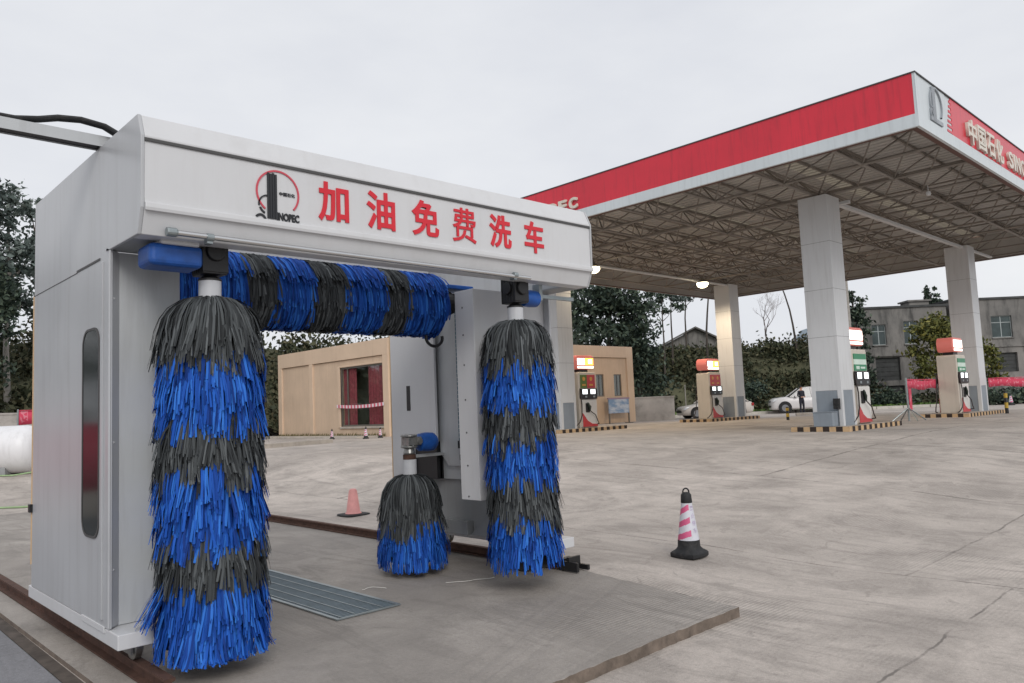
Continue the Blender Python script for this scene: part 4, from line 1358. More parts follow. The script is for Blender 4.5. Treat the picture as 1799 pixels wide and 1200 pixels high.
for (ya, yb, za, zb2) in ((25.33, 25.40, .98, 3.45), (28.44, 28.52, .98, 3.45), (25.40, 28.44, .98, 1.05), (25.40, 28.44, 3.38, 3.45), (28.0, 28.05, 1.05, 3.38),): w_.box(BX + .10, BX + .15, ya, yb, za, zb2)
wf = w_.build('window', M_frame, bl)
b = MB(); b.box(BX + .12, BX + .126, 25.40, 28.44, 1.05, 3.38); b.build('pane', M_glass, wf)
b = MB()
for (ya, yb) in ((25.42, 26.55), (27.45, 28.42)):
    n_ = 26; pts = []
    for i in range(n_ + 1): pts.append((BX + .19 + .03 * math.sin(i * 1.35), ya + (yb - ya) * i / n_))
    b.add([(p[0], p[1], 1.0) for p in pts] + [(p[0], p[1], 3.4) for p in pts], [(i, i + 1, n_ + 2 + i, n_ + 1 + i) for i in range(n_)])
b.build('curtain', M_curt, bl)
b = MB(); b.add([(BX + .9, 24.99 + .35, .6), (BX + .9, 30, .6), (BX + .9, 30, 3.8), (BX + .9, 25.34, 3.8)], [(0, 1, 2, 3)]); b.box(BX + .6, BX + .8, 26.4, 27.6, 3.0, 3.12)
b.build('room_back', M_room, bl)
for xa, xb in ((29.6, 30.2), (31.0, 31.62)):
    b = MB()
    for q in ((xa, xa + .06, 1.85, 2.97), (xb - .06, xb, 1.85, 2.97), (xa + .06, xb - .06, 1.85, 1.91), (xa + .06, xb - .06, 2.91, 2.97), ((xa + xb) / 2 - .02, (xa + xb) / 2 + .02, 1.91, 2.91)): b.box(q[0], q[1], BY + .12, BY + .17, q[2], q[3])
    wf2 = b.build('window', M_frame, bl)
    b = MB(); b.box(xa + .06, xb - .06, BY + .14, BY + .146, 1.91, 2.91); b.build('pane', M_glass, wf2)
    b = MB(); b.box(xa, xb, BY + .5, BY + .52, 1.7, 3.1); b.build('room_back', pm('dim_blind', lin(130, 122, 112), .8, var=.3, scale=5), wf2)
# planted strip / plinth round the west side
b = MB(); b.box(BX - 1.1, BX - .02, BY + .6, BY2 + .6, .48, .62)
o = b.build('planter_kerb', M_kerb, bev=.03); tag(o, 'low pale planting kerb along the tan building', 'kerb')
moss = MB()
random.seed(8)
for i in range(500):
    y = random.uniform(BY + .2, BY2); s_ = random.uniform(.04, .16)
    x = BX - .06 + random.uniform(-.1, .03); a = random.uniform(0, PI)
    moss.add([(x, y, .60), (x + .03 * math.cos(a), y + .05 * math.sin(a) + .03, .60), (x + .01, y + random.uniform(-.06, .06), .60 + s_)], [(0, 1, 2)])
o = moss.build('weeds', M_moss); tag(o, 'dry weeds growing at the foot of the tan wall', 'weeds', kind='stuff')
# barrier tape in front of the window
M_tape, t_, b_ = base_mat('barrier_tape')
wv = nn(t_, 'ShaderNodeTexWave', Scale=1.3); wv.bands_direction = 'Y'; t_.links.new(pos(t_), wv.inputs['Vector'])
t_.links.new(mixc(t_, ramp(t_, wv.outputs['Fac'], .48, .52), lin(214, 96, 116), lin(225, 215, 220)), b_.inputs['Base Color'])
b = MB(); n_ = 16
pp_ = [(BX - .03, 25.2 + 3.5 * i / n_, 1.72 + .06 * ((i / n_ - .5) ** 2) * 4) for i in range(n_ + 1)]
b.add([(p[0], p[1], p[2]) for p in pp_] + [(p[0] - .004, p[1], p[2] + .13) for p in pp_], [(i, i + 1, n_ + 2 + i, n_ + 1 + i) for i in range(n_)])
o = b.build('barrier_tape', M_tape); tag(o, 'pink and white barrier tape stretched across the curtained window', 'tape')
# notice board
nb = thing('notice_board', 'pale blue white notice board on legs against the tan wall', 'board', (30.8, 24.6, zg(30.8, 24.6)))
M_board, t_, b_ = base_mat('board_print')
t_.links.new(mixc(t_, ramp(t_, noise(t_, 2.0, 4, .6, pos(t_, (1, 1, 2.5))), .4, .6), lin(190, 200, 214), lin(120, 150, 186)), b_.inputs['Base Color']); b_.inputs['Roughness'].default_value = .4
b = MB(); b.box(-.8, .8, -.03, .03, .52, 1.22); b.build('panel', M_board, nb, bev=.01)
b = MB(); b.box(-.85, .85, -.035, .035, 1.22, 1.30); b.build('header', pm('board_header', lin(150, 130, 150), .5), nb)
for s in (-1, 1):
    b = MB(); b.box(s * .78 - .03, s * .78 + .03, -.03, .03, 0, .52); b.box(s * .78 - .04, s * .78 + .04, -.25, .25, 0, .03); b.build('leg', M_frame, nb)
# low kerb in the yard left of the building
b = MB(); b.box(0, 3.0, -.1, .1, -.02, .13); b.box(1.9, 2.0, -.101, .101, .13, .14)
o = b.build('yard_kerb', M_kerb, loc=(10.4, 21.9, zg(10.5, 22)), bev=.03); o.rotation_euler = (0, 0, .27); tag(o, 'long low kerb lying in the yard before the tan building', 'kerb')

# ------------------------------------------------------------------ background: wall pieces, banner, tank, hoses
M_oldwall = pm('old_grey_wall', lin(176, 171, 166), .95, var=.2, scale=.9, dirt=.6, dirtcol=lin(86, 82, 76), bmp=.3)
M_redcloth = pm('red_banner_cloth', lin(206, 62, 88), .75, var=.12, scale=2)
M_redcloth, t_, b_ = base_mat('red_banner_cloth')
tco = t_.nodes.new('ShaderNodeTexCoord'); ob_ = tco.outputs['Object']
g1 = noise(t_, 9.0, 3, .5, ob_, .4); g2 = nn(t_, 'ShaderNodeTexWave', Scale=.85); g2.bands_direction = 'X'; t_.links.new(ob_, g2.inputs['Vector'])
mu_ = nn(t_, 'ShaderNodeMath', operation='MULTIPLY'); t_.links.new(ramp(t_, g1, .52, .56), mu_.inputs[0]); t_.links.new(ramp(t_, g2.outputs['Fac'], .3, .45), mu_.inputs[1])
mu2_ = nn(t_, 'ShaderNodeMath', operation='MULTIPLY'); t_.links.new(mu_.outputs[0], mu2_.inputs[0]); mu2_.inputs[1].default_value = .55
t_.links.new(mixc(t_, mu2_.outputs[0], lin(204, 66, 92), lin(226, 160, 172)), b_.inputs['Base Color']); b_.inputs['Roughness'].default_value = .75

b = MB(); b.box(-1.25, 1.25, -.12, .12, 0, 1.35); b.box(-1.27, 1.27, -.15, .15, 1.35, 1.42)
o = b.build('boundary_wall', M_oldwall, loc=(37.2, 27.2, zg(37, 27))); o.rotation_euler = (0, 0, -.79); tag(o, 'short stained grey wall right of the tan building', 'wall')
b = MB(); b.box(-12, 16, -.12, .12, 0, 1.45); b.box(-12, 16, -.15, .15, 1.45, 1.52)
o = b.build('boundary_wall', M_oldwall, loc=(6.0, 35.0, zg(6, 35))); o.rotation_euler = (0, 0, .21); tag(o, 'long grey boundary wall below the left bank', 'wall')


def banner(loc, rz, L_, h, zlo, label, legs=True):
    t = thing('banner_stand', label, 'banner', loc, rz, group='red banners on frames')
    n_ = 30; b = MB()
    P = [(L_ * i / n_, .015 * math.sin(i * .7) + .008 * math.sin(i * 1.9), zlo + .03 * math.sin(i * .33)) for i in range(n_ + 1)]
    b.add([p for p in P] + [(p[0], p[1] + .02 * math.sin(p[0] * 3), p[2] + h) for p in P], [(i, i + 1, n_ + 2 + i, n_ + 1 + i) for i in range(n_)])
    cl = b.build('cloth', M_redcloth, t, smooth=True)
    sm = cl.modifiers.new('thick', 'SOLIDIFY'); sm.thickness = .006
    for xx in ([0.0, L_] if legs else []):
        b = MB(); b.tube([(xx, 0, 0), (xx, 0, zlo + h + .05)], .025, 8); b.tube([(xx - .4, -.3, .0), (xx, 0, .35), (xx + .4, .3, 0)], .018, 6); b.tube([(xx - .4, .3, .0), (xx, 0, .35), (xx + .4, -.3, 0)], .018, 6)
        b.build('stand', M_galv, t)
    b = MB(); b.tube([(0, 0, zlo + h + .01), (L_, 0, zlo + h + .01)], .015, 6); b.build('rope', M_redcloth, t)
    return t
bn = banner((24.7, 8.7, zg(24.7, 8.7)), math.radians(4.4), 3.55, .29, .95, 'red banner left of the far right pump with its end hanging down a stand', False)
b = MB(); b.tube([(0, 0, 0), (0, 0, 1.3)], .03, 8); b.tube([(-.45, -.35, .02), (0, 0, .4), (.45, .35, .02)], .02, 6); b.tube([(-.45, .35, .02), (0, 0, .4), (.45, -.35, .02)], .02, 6); b.build('stand', M_galv, bn)
b = MB(); b.box(.03, .30, -.045, -.035, .3, .97); b.build('hanging_end', M_redcloth, bn)
banner((30.92, 8.15, zg(30.9, 8.2)), math.radians(-26), 3.4, .30, .92, 'red banner tied right of the far right column at the frame edge', False)
banner((5.5, 28.2, zg(5.5, 28)), math.radians(10), 4.0, .45, 1.0, 'red banner behind the white tank at the left edge', True)
banner((-3.4, 12.3, zg(-3, 12)), math.radians(-4), 3.6, .95, .55, 'red banner on stands out in the left side yard', True)

# white tank
tk = thing('water_tank', 'white horizontal tank lying at the left edge of the yard', 'tank', (3.35, 22.05, .42), math.radians(-39))
b = MB(); r0 = .56
b.lathe([(.1, -1.6), (.4, -1.55), (.53, -1.42), (r0, -1.25), (r0, 1.25), (.53, 1.42), (.4, 1.55), (.1, 1.6)], (0, 0, .56), 28, 'x')
b.build('shell', pm('tank_white', lin(226, 226, 228), .4, var=.03, dirt=.2, streak=True), tk, smooth=True)
b = MB(); b.box(-1.0, -.8, -.4, .4, 0, .2); b.box(.8, 1.0, -.4, .4, 0, .2); b.build('cradle', M_inner, tk)
M_hoseg = pm('green_hose', lin(146, 172, 128), .5, var=.15, scale=8)
def hose(pts, label):
    b = MB(); b.tube(pts, .018, 8); o_ = b.build('garden_hose', M_hoseg, smooth=True); tag(o_, label, 'hose', 'green hoses on the left side')
hose([(1.6, 17.6, .02), (2.3, 17.2, .025), (2.9, 17.05, .03), (3.3, 16.65, .03), (3.7, 16.4, .03)], 'pale green hose lying on the ground in front of the white tank')
hose([(2.9, 21.4, .40), (3.5, 21.2, .42), (4.0, 20.9, .40), (4.35, 20.6, .46), (4.6, 20.5, .36), (4.45, 20.3, .30), (4.9, 20.0, .30)], 'pale green hose snaking along the base of the white tank')
# thin white scraps on the wash floor
M_scrap = pm('white_scrap', lin(214, 212, 206), .6)
def scrap(pts, lab):
    b = MB(); b.tube([tuple(Vector(p) + Vector((.02 * math.sin(7 * i), .02 * math.cos(5 * i), 0))) for i, p in enumerate([tuple(Vector(pts[int(k)]) .lerp(Vector(pts[min(int(k) + 1, len(pts) - 1)]), k - int(k))) for k in np.linspace(0, len(pts) - 1.001, 9)])], .0022, 5); o_ = b.build('plastic_strip', M_scrap); tag(o_, lab, 'scrap', 'thin plastic scraps on the wash floor')
scrap([(4.15, 5.25, .007), (4.28, 5.16, .012), (4.42, 5.12, .007), (4.55, 5.1, .006)], 'thin white strip curled beside the short brush')
scrap([(3.72, 5.5, .007), (3.66, 5.62, .014), (3.58, 5.66, .007)], 'white thread at the far edge of the short brush')

# ------------------------------------------------------------------ hillside, vegetation
M_hill = pm('hill_soil', lin(84, 84, 62), .95, var=.35, scale=.5, dirt=.6, dirtcol=lin(58, 62, 40))
hx_ = list(np.arange(-40, 120, 2.0)); hy_ = list(np.arange(-10, 140, 2.0))
hl = grid_mesh('hillside', hx_, hy_, lambda x, y: zg(x, y) + bank_h(x, y) - .06, M_hill, True, lambda x, y: bank_h(x, y) > .02 and (.72 * x - .69 * y) > -45)
tag(hl, kind='structure')

DK = [lin(26, 36, 24), lin(38, 50, 34), lin(54, 66, 44), lin(70, 80, 52)]
M_leafd = island_mat('hazed_dark_leaves', [lin(34, 46, 40), lin(48, 62, 54), lin(66, 80, 68), lin(96, 108, 90)], .6, .25)  # greens paled and blued to paint in distance haze
M_leafb = island_mat('hazed_bluegreen_leaves', [lin(54, 66, 64), lin(74, 86, 82), lin(96, 108, 104), lin(124, 134, 128)], .6, .25)  # haze painted into the palette as a paler, bluer cast
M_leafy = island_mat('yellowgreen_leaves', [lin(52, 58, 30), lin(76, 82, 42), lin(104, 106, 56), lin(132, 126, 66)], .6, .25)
M_bush = island_mat('bank_leaves', [lin(58, 62, 50), lin(72, 77, 60), lin(90, 90, 70), lin(112, 104, 84)], .7, .2, big=(.22, (.6, .66, .56)))
M_grass = island_mat('verge_grass', [lin(66, 92, 48), lin(92, 118, 62), lin(124, 140, 88)], .7, .2)
M_bark = pm('bark', lin(72, 66, 60), .9, var=.3, scale=6)
M_barkp = pm('pale_bark', lin(150, 146, 140), .9, var=.25, scale=5)


def leaf_cloud(name, C, size, mat, parent=None, seed=0, elong=1.6):
    rng = np.random.default_rng(seed)
    n = len(C)
    a = rng.normal(size=(n, 3)); a /= np.linalg.norm(a, axis=1)[:, None]
    c = rng.normal(size=(n, 3)); c -= (c * a).sum(1)[:, None] * a; c /= np.linalg.norm(c, axis=1)[:, None]
    s = size * rng.uniform(.55, 1.35, (n, 1))
    p0 = C - a * s * elong / 2; p2 = C + a * s * elong / 2
    p1 = C + c * s * .42; p3 = C - c * s * .42
    V = np.stack([p0, p1, p2, p3], 1).reshape(-1, 3)
    F = np.arange(4 * n).reshape(-1, 4)
    return mesh_np(name, V, F, mat, parent)


def tree(name, label, x, y, H, blobs, leaf, mat, trunk_r=.12, trunk_top=.8, lean=(0, 0), seed=0, group=None, bark=None, zoff=-.1, density=1.0, nb=7):
    """blobs: (dx, dy, z, radius_xy, radius_z, n) in metres; leaves cluster in clumps inside each"""
    z0 = zg(x, y) + bank_h(x, y) + zoff
    t = thing(name, label, 'tree', (x, y, z0), group=group)
    rng = np.random.default_rng(seed)
    pts = []
    b = MB()
    tz = H * trunk_top
    tr = [(lean[0] * (k / 6) ** 2 + .05 * math.sin(k * 1.7 + seed), lean[1] * (k / 6) ** 2, tz * k / 6) for k in range(7)]
    b.tube(tr, trunk_r, 8, r1=trunk_r * .35)
    for (dx, dy, z, rx, rz_, n) in blobs:
        # limb to the blob
        k = max(1, min(5, int(6 * max(.15, (z - rz_ * .6)) / tz)))
        s_ = Vector(tr[k]); e_ = Vector((dx, dy, z))
        md = (s_ + e_) / 2 + Vector((0, 0, -.1 * (e_ - s_).length))
        b.tube([s_, md, e_], trunk_r * .4, 5, r1=trunk_r * .1)
        ncl = max(4, n // 45)
        for q in range(ncl):
            v = rng.normal(size=3); v /= np.linalg.norm(v); r = rng.uniform(.35, 1.0) ** .5
            cc = np.array([dx + v[0] * rx * r, dy + v[1] * rx * r, z + v[2] * rz_ * r])
            m_ = int(n / ncl * rng.uniform(.6, 1.4) * density)
            sg = rng.uniform(.16, .34) * min(rx, rz_ * 1.3)
            pts.append(cc + rng.normal(size=(m_, 3)) * np.array([sg, sg, sg * .62]))
    b.build('trunk', bark or M_bark, t, smooth=True)
    leaf_cloud('crown', np.concatenate(pts), leaf, mat, t, seed + 7)
    return t


G_T = 'trees on and behind the bank'
# left edge trees
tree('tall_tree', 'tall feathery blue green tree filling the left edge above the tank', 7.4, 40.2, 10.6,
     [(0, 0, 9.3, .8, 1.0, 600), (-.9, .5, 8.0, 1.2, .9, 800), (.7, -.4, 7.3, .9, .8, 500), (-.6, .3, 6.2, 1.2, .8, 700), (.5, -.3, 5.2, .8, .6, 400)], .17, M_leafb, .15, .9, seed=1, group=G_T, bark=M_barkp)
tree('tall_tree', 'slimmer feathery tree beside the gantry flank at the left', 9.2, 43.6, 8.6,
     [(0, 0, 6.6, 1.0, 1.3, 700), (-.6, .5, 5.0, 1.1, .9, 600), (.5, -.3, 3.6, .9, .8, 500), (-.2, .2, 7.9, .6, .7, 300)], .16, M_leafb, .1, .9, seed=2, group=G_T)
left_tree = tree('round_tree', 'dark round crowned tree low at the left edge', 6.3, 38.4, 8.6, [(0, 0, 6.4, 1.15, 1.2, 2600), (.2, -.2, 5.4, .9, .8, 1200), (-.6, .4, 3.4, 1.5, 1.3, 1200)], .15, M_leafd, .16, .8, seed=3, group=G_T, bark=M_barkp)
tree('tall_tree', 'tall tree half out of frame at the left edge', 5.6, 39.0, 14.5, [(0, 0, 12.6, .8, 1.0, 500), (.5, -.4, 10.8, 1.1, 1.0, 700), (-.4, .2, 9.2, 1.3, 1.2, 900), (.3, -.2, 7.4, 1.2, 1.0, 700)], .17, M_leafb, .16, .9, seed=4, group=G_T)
# trees out to the left of the yard (they show as reflections in the gantry flank)
for k, (x, y, sc) in enumerate(((-2.5, 27, 1.0), (-6.0, 29, 1.15), (-9.5, 26, 1.05), (-13, 23, 1.1), (-16, 18, 1.0), (-.2, 33, 1.1))):
    dup(left_tree, (x, y, zg(x, y) - .1), k * 1.3, ('dark tree in the row beyond the left side yard'), 'trees in a row beyond the side yard', (sc, sc, sc * .8))
# behind the gantry right pillar and the tan building
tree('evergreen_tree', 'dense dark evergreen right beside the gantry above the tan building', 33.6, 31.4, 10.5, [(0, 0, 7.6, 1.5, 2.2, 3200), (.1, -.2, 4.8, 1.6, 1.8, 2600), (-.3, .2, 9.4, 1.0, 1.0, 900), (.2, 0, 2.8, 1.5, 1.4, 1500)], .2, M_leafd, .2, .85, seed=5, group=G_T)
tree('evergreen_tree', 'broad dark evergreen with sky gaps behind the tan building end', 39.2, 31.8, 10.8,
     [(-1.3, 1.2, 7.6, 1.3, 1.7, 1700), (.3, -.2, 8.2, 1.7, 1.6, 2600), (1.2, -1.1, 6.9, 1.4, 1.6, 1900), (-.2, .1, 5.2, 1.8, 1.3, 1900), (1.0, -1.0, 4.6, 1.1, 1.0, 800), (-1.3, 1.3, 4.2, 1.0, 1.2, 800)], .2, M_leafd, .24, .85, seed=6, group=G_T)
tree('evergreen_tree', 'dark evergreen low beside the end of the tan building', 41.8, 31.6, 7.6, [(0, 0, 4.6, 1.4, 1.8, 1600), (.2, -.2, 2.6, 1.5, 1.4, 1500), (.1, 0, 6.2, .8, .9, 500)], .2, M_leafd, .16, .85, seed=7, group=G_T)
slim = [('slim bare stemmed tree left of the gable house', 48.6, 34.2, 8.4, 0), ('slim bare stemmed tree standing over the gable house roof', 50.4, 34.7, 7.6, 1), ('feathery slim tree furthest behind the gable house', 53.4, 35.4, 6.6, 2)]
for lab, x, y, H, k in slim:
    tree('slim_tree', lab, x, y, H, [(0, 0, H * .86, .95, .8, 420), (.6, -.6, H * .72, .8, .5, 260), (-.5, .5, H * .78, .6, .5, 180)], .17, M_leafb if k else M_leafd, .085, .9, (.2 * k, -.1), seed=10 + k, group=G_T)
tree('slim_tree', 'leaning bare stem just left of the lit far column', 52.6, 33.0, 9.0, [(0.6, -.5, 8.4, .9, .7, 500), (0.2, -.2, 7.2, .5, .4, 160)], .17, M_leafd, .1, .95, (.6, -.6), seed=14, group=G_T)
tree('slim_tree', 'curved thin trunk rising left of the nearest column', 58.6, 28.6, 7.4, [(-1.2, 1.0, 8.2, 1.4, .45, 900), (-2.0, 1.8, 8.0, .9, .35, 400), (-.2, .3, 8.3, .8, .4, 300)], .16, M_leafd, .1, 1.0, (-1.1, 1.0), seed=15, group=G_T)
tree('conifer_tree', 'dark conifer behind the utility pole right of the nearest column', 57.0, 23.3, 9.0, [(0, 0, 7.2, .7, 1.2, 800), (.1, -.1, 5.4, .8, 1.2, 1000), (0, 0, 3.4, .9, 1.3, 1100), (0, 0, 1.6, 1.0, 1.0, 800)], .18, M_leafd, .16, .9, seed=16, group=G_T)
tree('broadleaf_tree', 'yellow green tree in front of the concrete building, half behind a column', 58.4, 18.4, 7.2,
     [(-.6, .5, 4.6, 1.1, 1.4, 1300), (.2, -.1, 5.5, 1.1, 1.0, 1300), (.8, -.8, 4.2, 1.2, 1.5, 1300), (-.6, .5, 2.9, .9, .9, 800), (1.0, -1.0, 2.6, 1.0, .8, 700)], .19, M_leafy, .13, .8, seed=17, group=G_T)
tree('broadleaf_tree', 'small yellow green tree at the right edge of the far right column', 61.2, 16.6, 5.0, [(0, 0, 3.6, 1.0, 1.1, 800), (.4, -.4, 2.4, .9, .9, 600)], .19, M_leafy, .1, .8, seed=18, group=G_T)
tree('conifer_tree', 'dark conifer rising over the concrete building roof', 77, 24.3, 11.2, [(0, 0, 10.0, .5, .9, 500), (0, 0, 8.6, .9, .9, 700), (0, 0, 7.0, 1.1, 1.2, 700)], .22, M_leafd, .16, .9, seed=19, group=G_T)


def bare_tree(label, x, y, H, spread, seed, zoff=-.2):
    z0 = zg(x, y) + bank_h(x, y) + zoff
    t = thing('bare_tree', label, 'tree', (x, y, z0), group=G_T)
    rnd = random.Random(seed)
    b = MB()
    def grow(p, d, L_, r, lv):
        q = p + d * L_
        mid = (p + q) / 2 + Vector((rnd.uniform(-1, 1), rnd.uniform(-1, 1), rnd.uniform(-.5, .5))) * L_ * .08
        b.tube([p, mid, q], r, 5, r1=r * .6, cap=False)
        if lv == 0: return
        for k in range(rnd.choice((2, 3, 3))):
            nd = (d + Vector((rnd.uniform(-1, 1), rnd.uniform(-1, 1), rnd.uniform(-.25, .6))) * spread).normalized()
            grow(p + d * L_ * rnd.uniform(.55, 1), nd, L_ * rnd.uniform(.6, .85), r * .55, lv - 1)
    grow(Vector((0, 0, 0)), Vector((0, 0, 1)), H * .30, .09, 6)
    b.build('branches', pm('twig_bark', lin(128, 118, 116), .9, var=.2), t)
bare_tree('leafless tree on the bank between the two middle columns', 58.6, 31.2, 6.4, .8, 4)
bare_tree('faint leafless tree above the concrete building roof', 80, 28.0, 12.0, .6, 9)

# scrub covering the bank
rng = np.random.default_rng(77)
pts = []
N = 0
while N < 52000:
    x = rng.uniform(-5, 80, 4000); y = rng.uniform(8, 75, 4000)
    for a, c in zip(x, y):
        h_ = bank_h(a, c)
        u = .72 * a - .69 * c; d = .69 * a + .72 * c
        if .05 < h_ < 4.98 and -38 < u < 30 and abs(u) < d * .78:
            if rng.random() < .5 + .5 * math.sin(a * 1.3 + math.sin(c * .9) * 2):
                lump = .5 + .5 * math.sin(a * .9 + 1.3 * math.sin(c * .7))
                pts.append((a, c, zg(a, c) + h_ + abs(rng.normal()) * (.15 + .5 * lump))); N += 1
leaf_cloud('undergrowth', np.array(pts), .22, M_bush, None, 5)
o = COL.objects['undergrowth']; tag(o, 'tangled scrub covering the bank behind the road', 'scrub', kind='stuff')
# crest shrubs along the top of bank to roughen its outline
pts = []
for i in range(260):
    u = rng.uniform(-34, 24); 
    D0 = 54 - 14 * S((2 - u) / 10) - 9 * S((-9 - u) / 7)
    d = D0 + rng.uniform(6, 11)
    x = .69 * d / (.69 ** 2 + .72 ** 2) + .72 * u / (.69 ** 2 + .72 ** 2); y = .72 * d / (.69 ** 2 + .72 ** 2) - .69 * u / (.69 ** 2 + .72 ** 2)
    hh = rng.uniform(.1, .5) if u > 2 else rng.uniform(.3, 1.6)
    pts.append(np.array([x, y, zg(x, y) + bank_h(x, y) + hh * .4]) + rng.normal(size=(70, 3)) * np.array([.5, .5, hh * .5]))
leaf_cloud('crest_shrubbery', np.concatenate(pts), .17, M_bush, None, 6)
tag(COL.objects['crest_shrubbery'], 'ragged shrubs along the crest of the bank', 'shrubs', kind='stuff')
# verge grass by the cars
pts = []
for i in range(9000):
    u = rng.uniform(-1, 40); d = rng.uniform(49.5, 54) if u > 8 else rng.uniform(44, 54)
    if u < 8 and d < 49 and u > 6: continue
    k = .69 ** 2 + .72 ** 2; x = (.69 * d + .72 * u) / k; y = (.72 * d - .69 * u) / k
    if u > 9 and d < 52.2: continue
    pts.append((x, y, zg(x, y) + rng.uniform(0, .25)))
leaf_cloud('grass', np.array(pts), .2, M_grass, None, 8)
tag(COL.objects['grass'], 'green verge grass along the far side of the road', 'grass', kind='stuff')
# road kerb
b = MB(); k = .69 ** 2 + .72 ** 2
prev = None
for i in range(24):
    u0, u1 = 8 + i * 1.8, 8 + i * 1.8 + 1.74
    d0 = d1 = 52.0
    P = []
    for u, d in ((u0, d0), (u1, d1), (u1, d1 + .3), (u0, d0 + .3)): P.append(((.69 * d + .72 * u) / k, (.72 * d - .69 * u) / k))
    z_ = zg(*P[0])
    b.prism(P, 'z', z_ - .1, z_ + .18)
o = b.build('road_kerb', pm('white_kerb', lin(190, 186, 178), .8, var=.1, dirt=.4)); tag(o, kind='structure')


def bush(label, x, y, rx, h, seed, mat=None):
    rg = np.random.default_rng(seed); P = []
    t = thing('bush', label, 'bush', (x, y, zg(x, y) + bank_h(x, y)), group='low bushes along the kerb')
    b = MB()
    for q in range(9):
        v = rg.normal(size=3); cc = np.array([v[0] * rx * .45, v[1] * rx * .45, h * rg.uniform(.25, .75)])
        P.append(cc + rg.normal(size=(140, 3)) * np.array([rx * .28, rx * .28, h * .2]))
        b.tube([(0, 0, 0), tuple(cc)], .015, 5)
    b.build('stems', M_bark, t)
    P = np.concatenate(P); P[:, 2] = np.abs(P[:, 2])
    leaf_cloud('foliage', P, .17, mat or M_leafd, t, seed)
bush('low dark bush right of the near green pump', 56.6, 20.9, 1.3, 1.2, 31)
bush('low bush below the red banner stand', 58.9, 18.9, 1.2, 1.0, 32, M_bush)
bush('long low hedge bush at the right frame edge', 59.6, 13.4, 1.7, 1.2, 33)
bush('low hedge bush just right of the far right column', 57.8, 14.6, 1.3, 1.0, 34)
bush('dark bush between the two white cars', 51.6, 28.4, 1.3, 1.6, 35)

# utility pole, thin post
up = thing('utility_pole', 'pale concrete utility pole behind the nearest column', 'pole', (54.6, 22.7, zg(54.6, 22.7)))
b = MB(); b.tube([(0, 0, 0), (0, 0, 10.5)], .19, 12, r1=.13); b.build('shaft', M_barkp, up, smooth=True)
b = MB(); b.box(-.9, .9, -.06, .06, 9.9, 10.02); b.build('crossarm', M_galv, up)
b = MB(); b.tube([(0, 0, 0), (0, 0, 2.1)], .035, 8); b.tube([(0, 0, 2.1), (0, 0, 2.15)], .05, 8)
o = b.build('marker_post', M_barkp, loc=(43.6, 29.2, zg(43.6, 29.2)), smooth=True); tag(o, 'thin pale post on the verge left of the silver car', 'post')

# ------------------------------------------------------------------ far buildings
M_conc, t_, b_ = base_mat('stained_concrete')
v_ = pos(t_)
c1 = mixc(t_, ramp(t_, noise(t_, .35, 6, .65, v_), .35, .65), lin(104, 103, 101), lin(136, 133, 129))
c2 = mixc(t_, ramp(t_, noise(t_, .9, 6, .7, pos(t_, (1.5, 1.5, .35))), .48, .68), c1, lin(66, 66, 65))
t_.links.new(c2, b_.inputs['Base Color']); b_.inputs['Roughness'].default_value = .95
M_shut = pm('dark_shutter', lin(62, 64, 64), .8, var=.3, scale=3)
M_win = pm('far_window_glass', lin(58, 70, 70), .15, var=.3, scale=2)
M_winf = pm('far_window_frame', lin(160, 168, 168), .5)


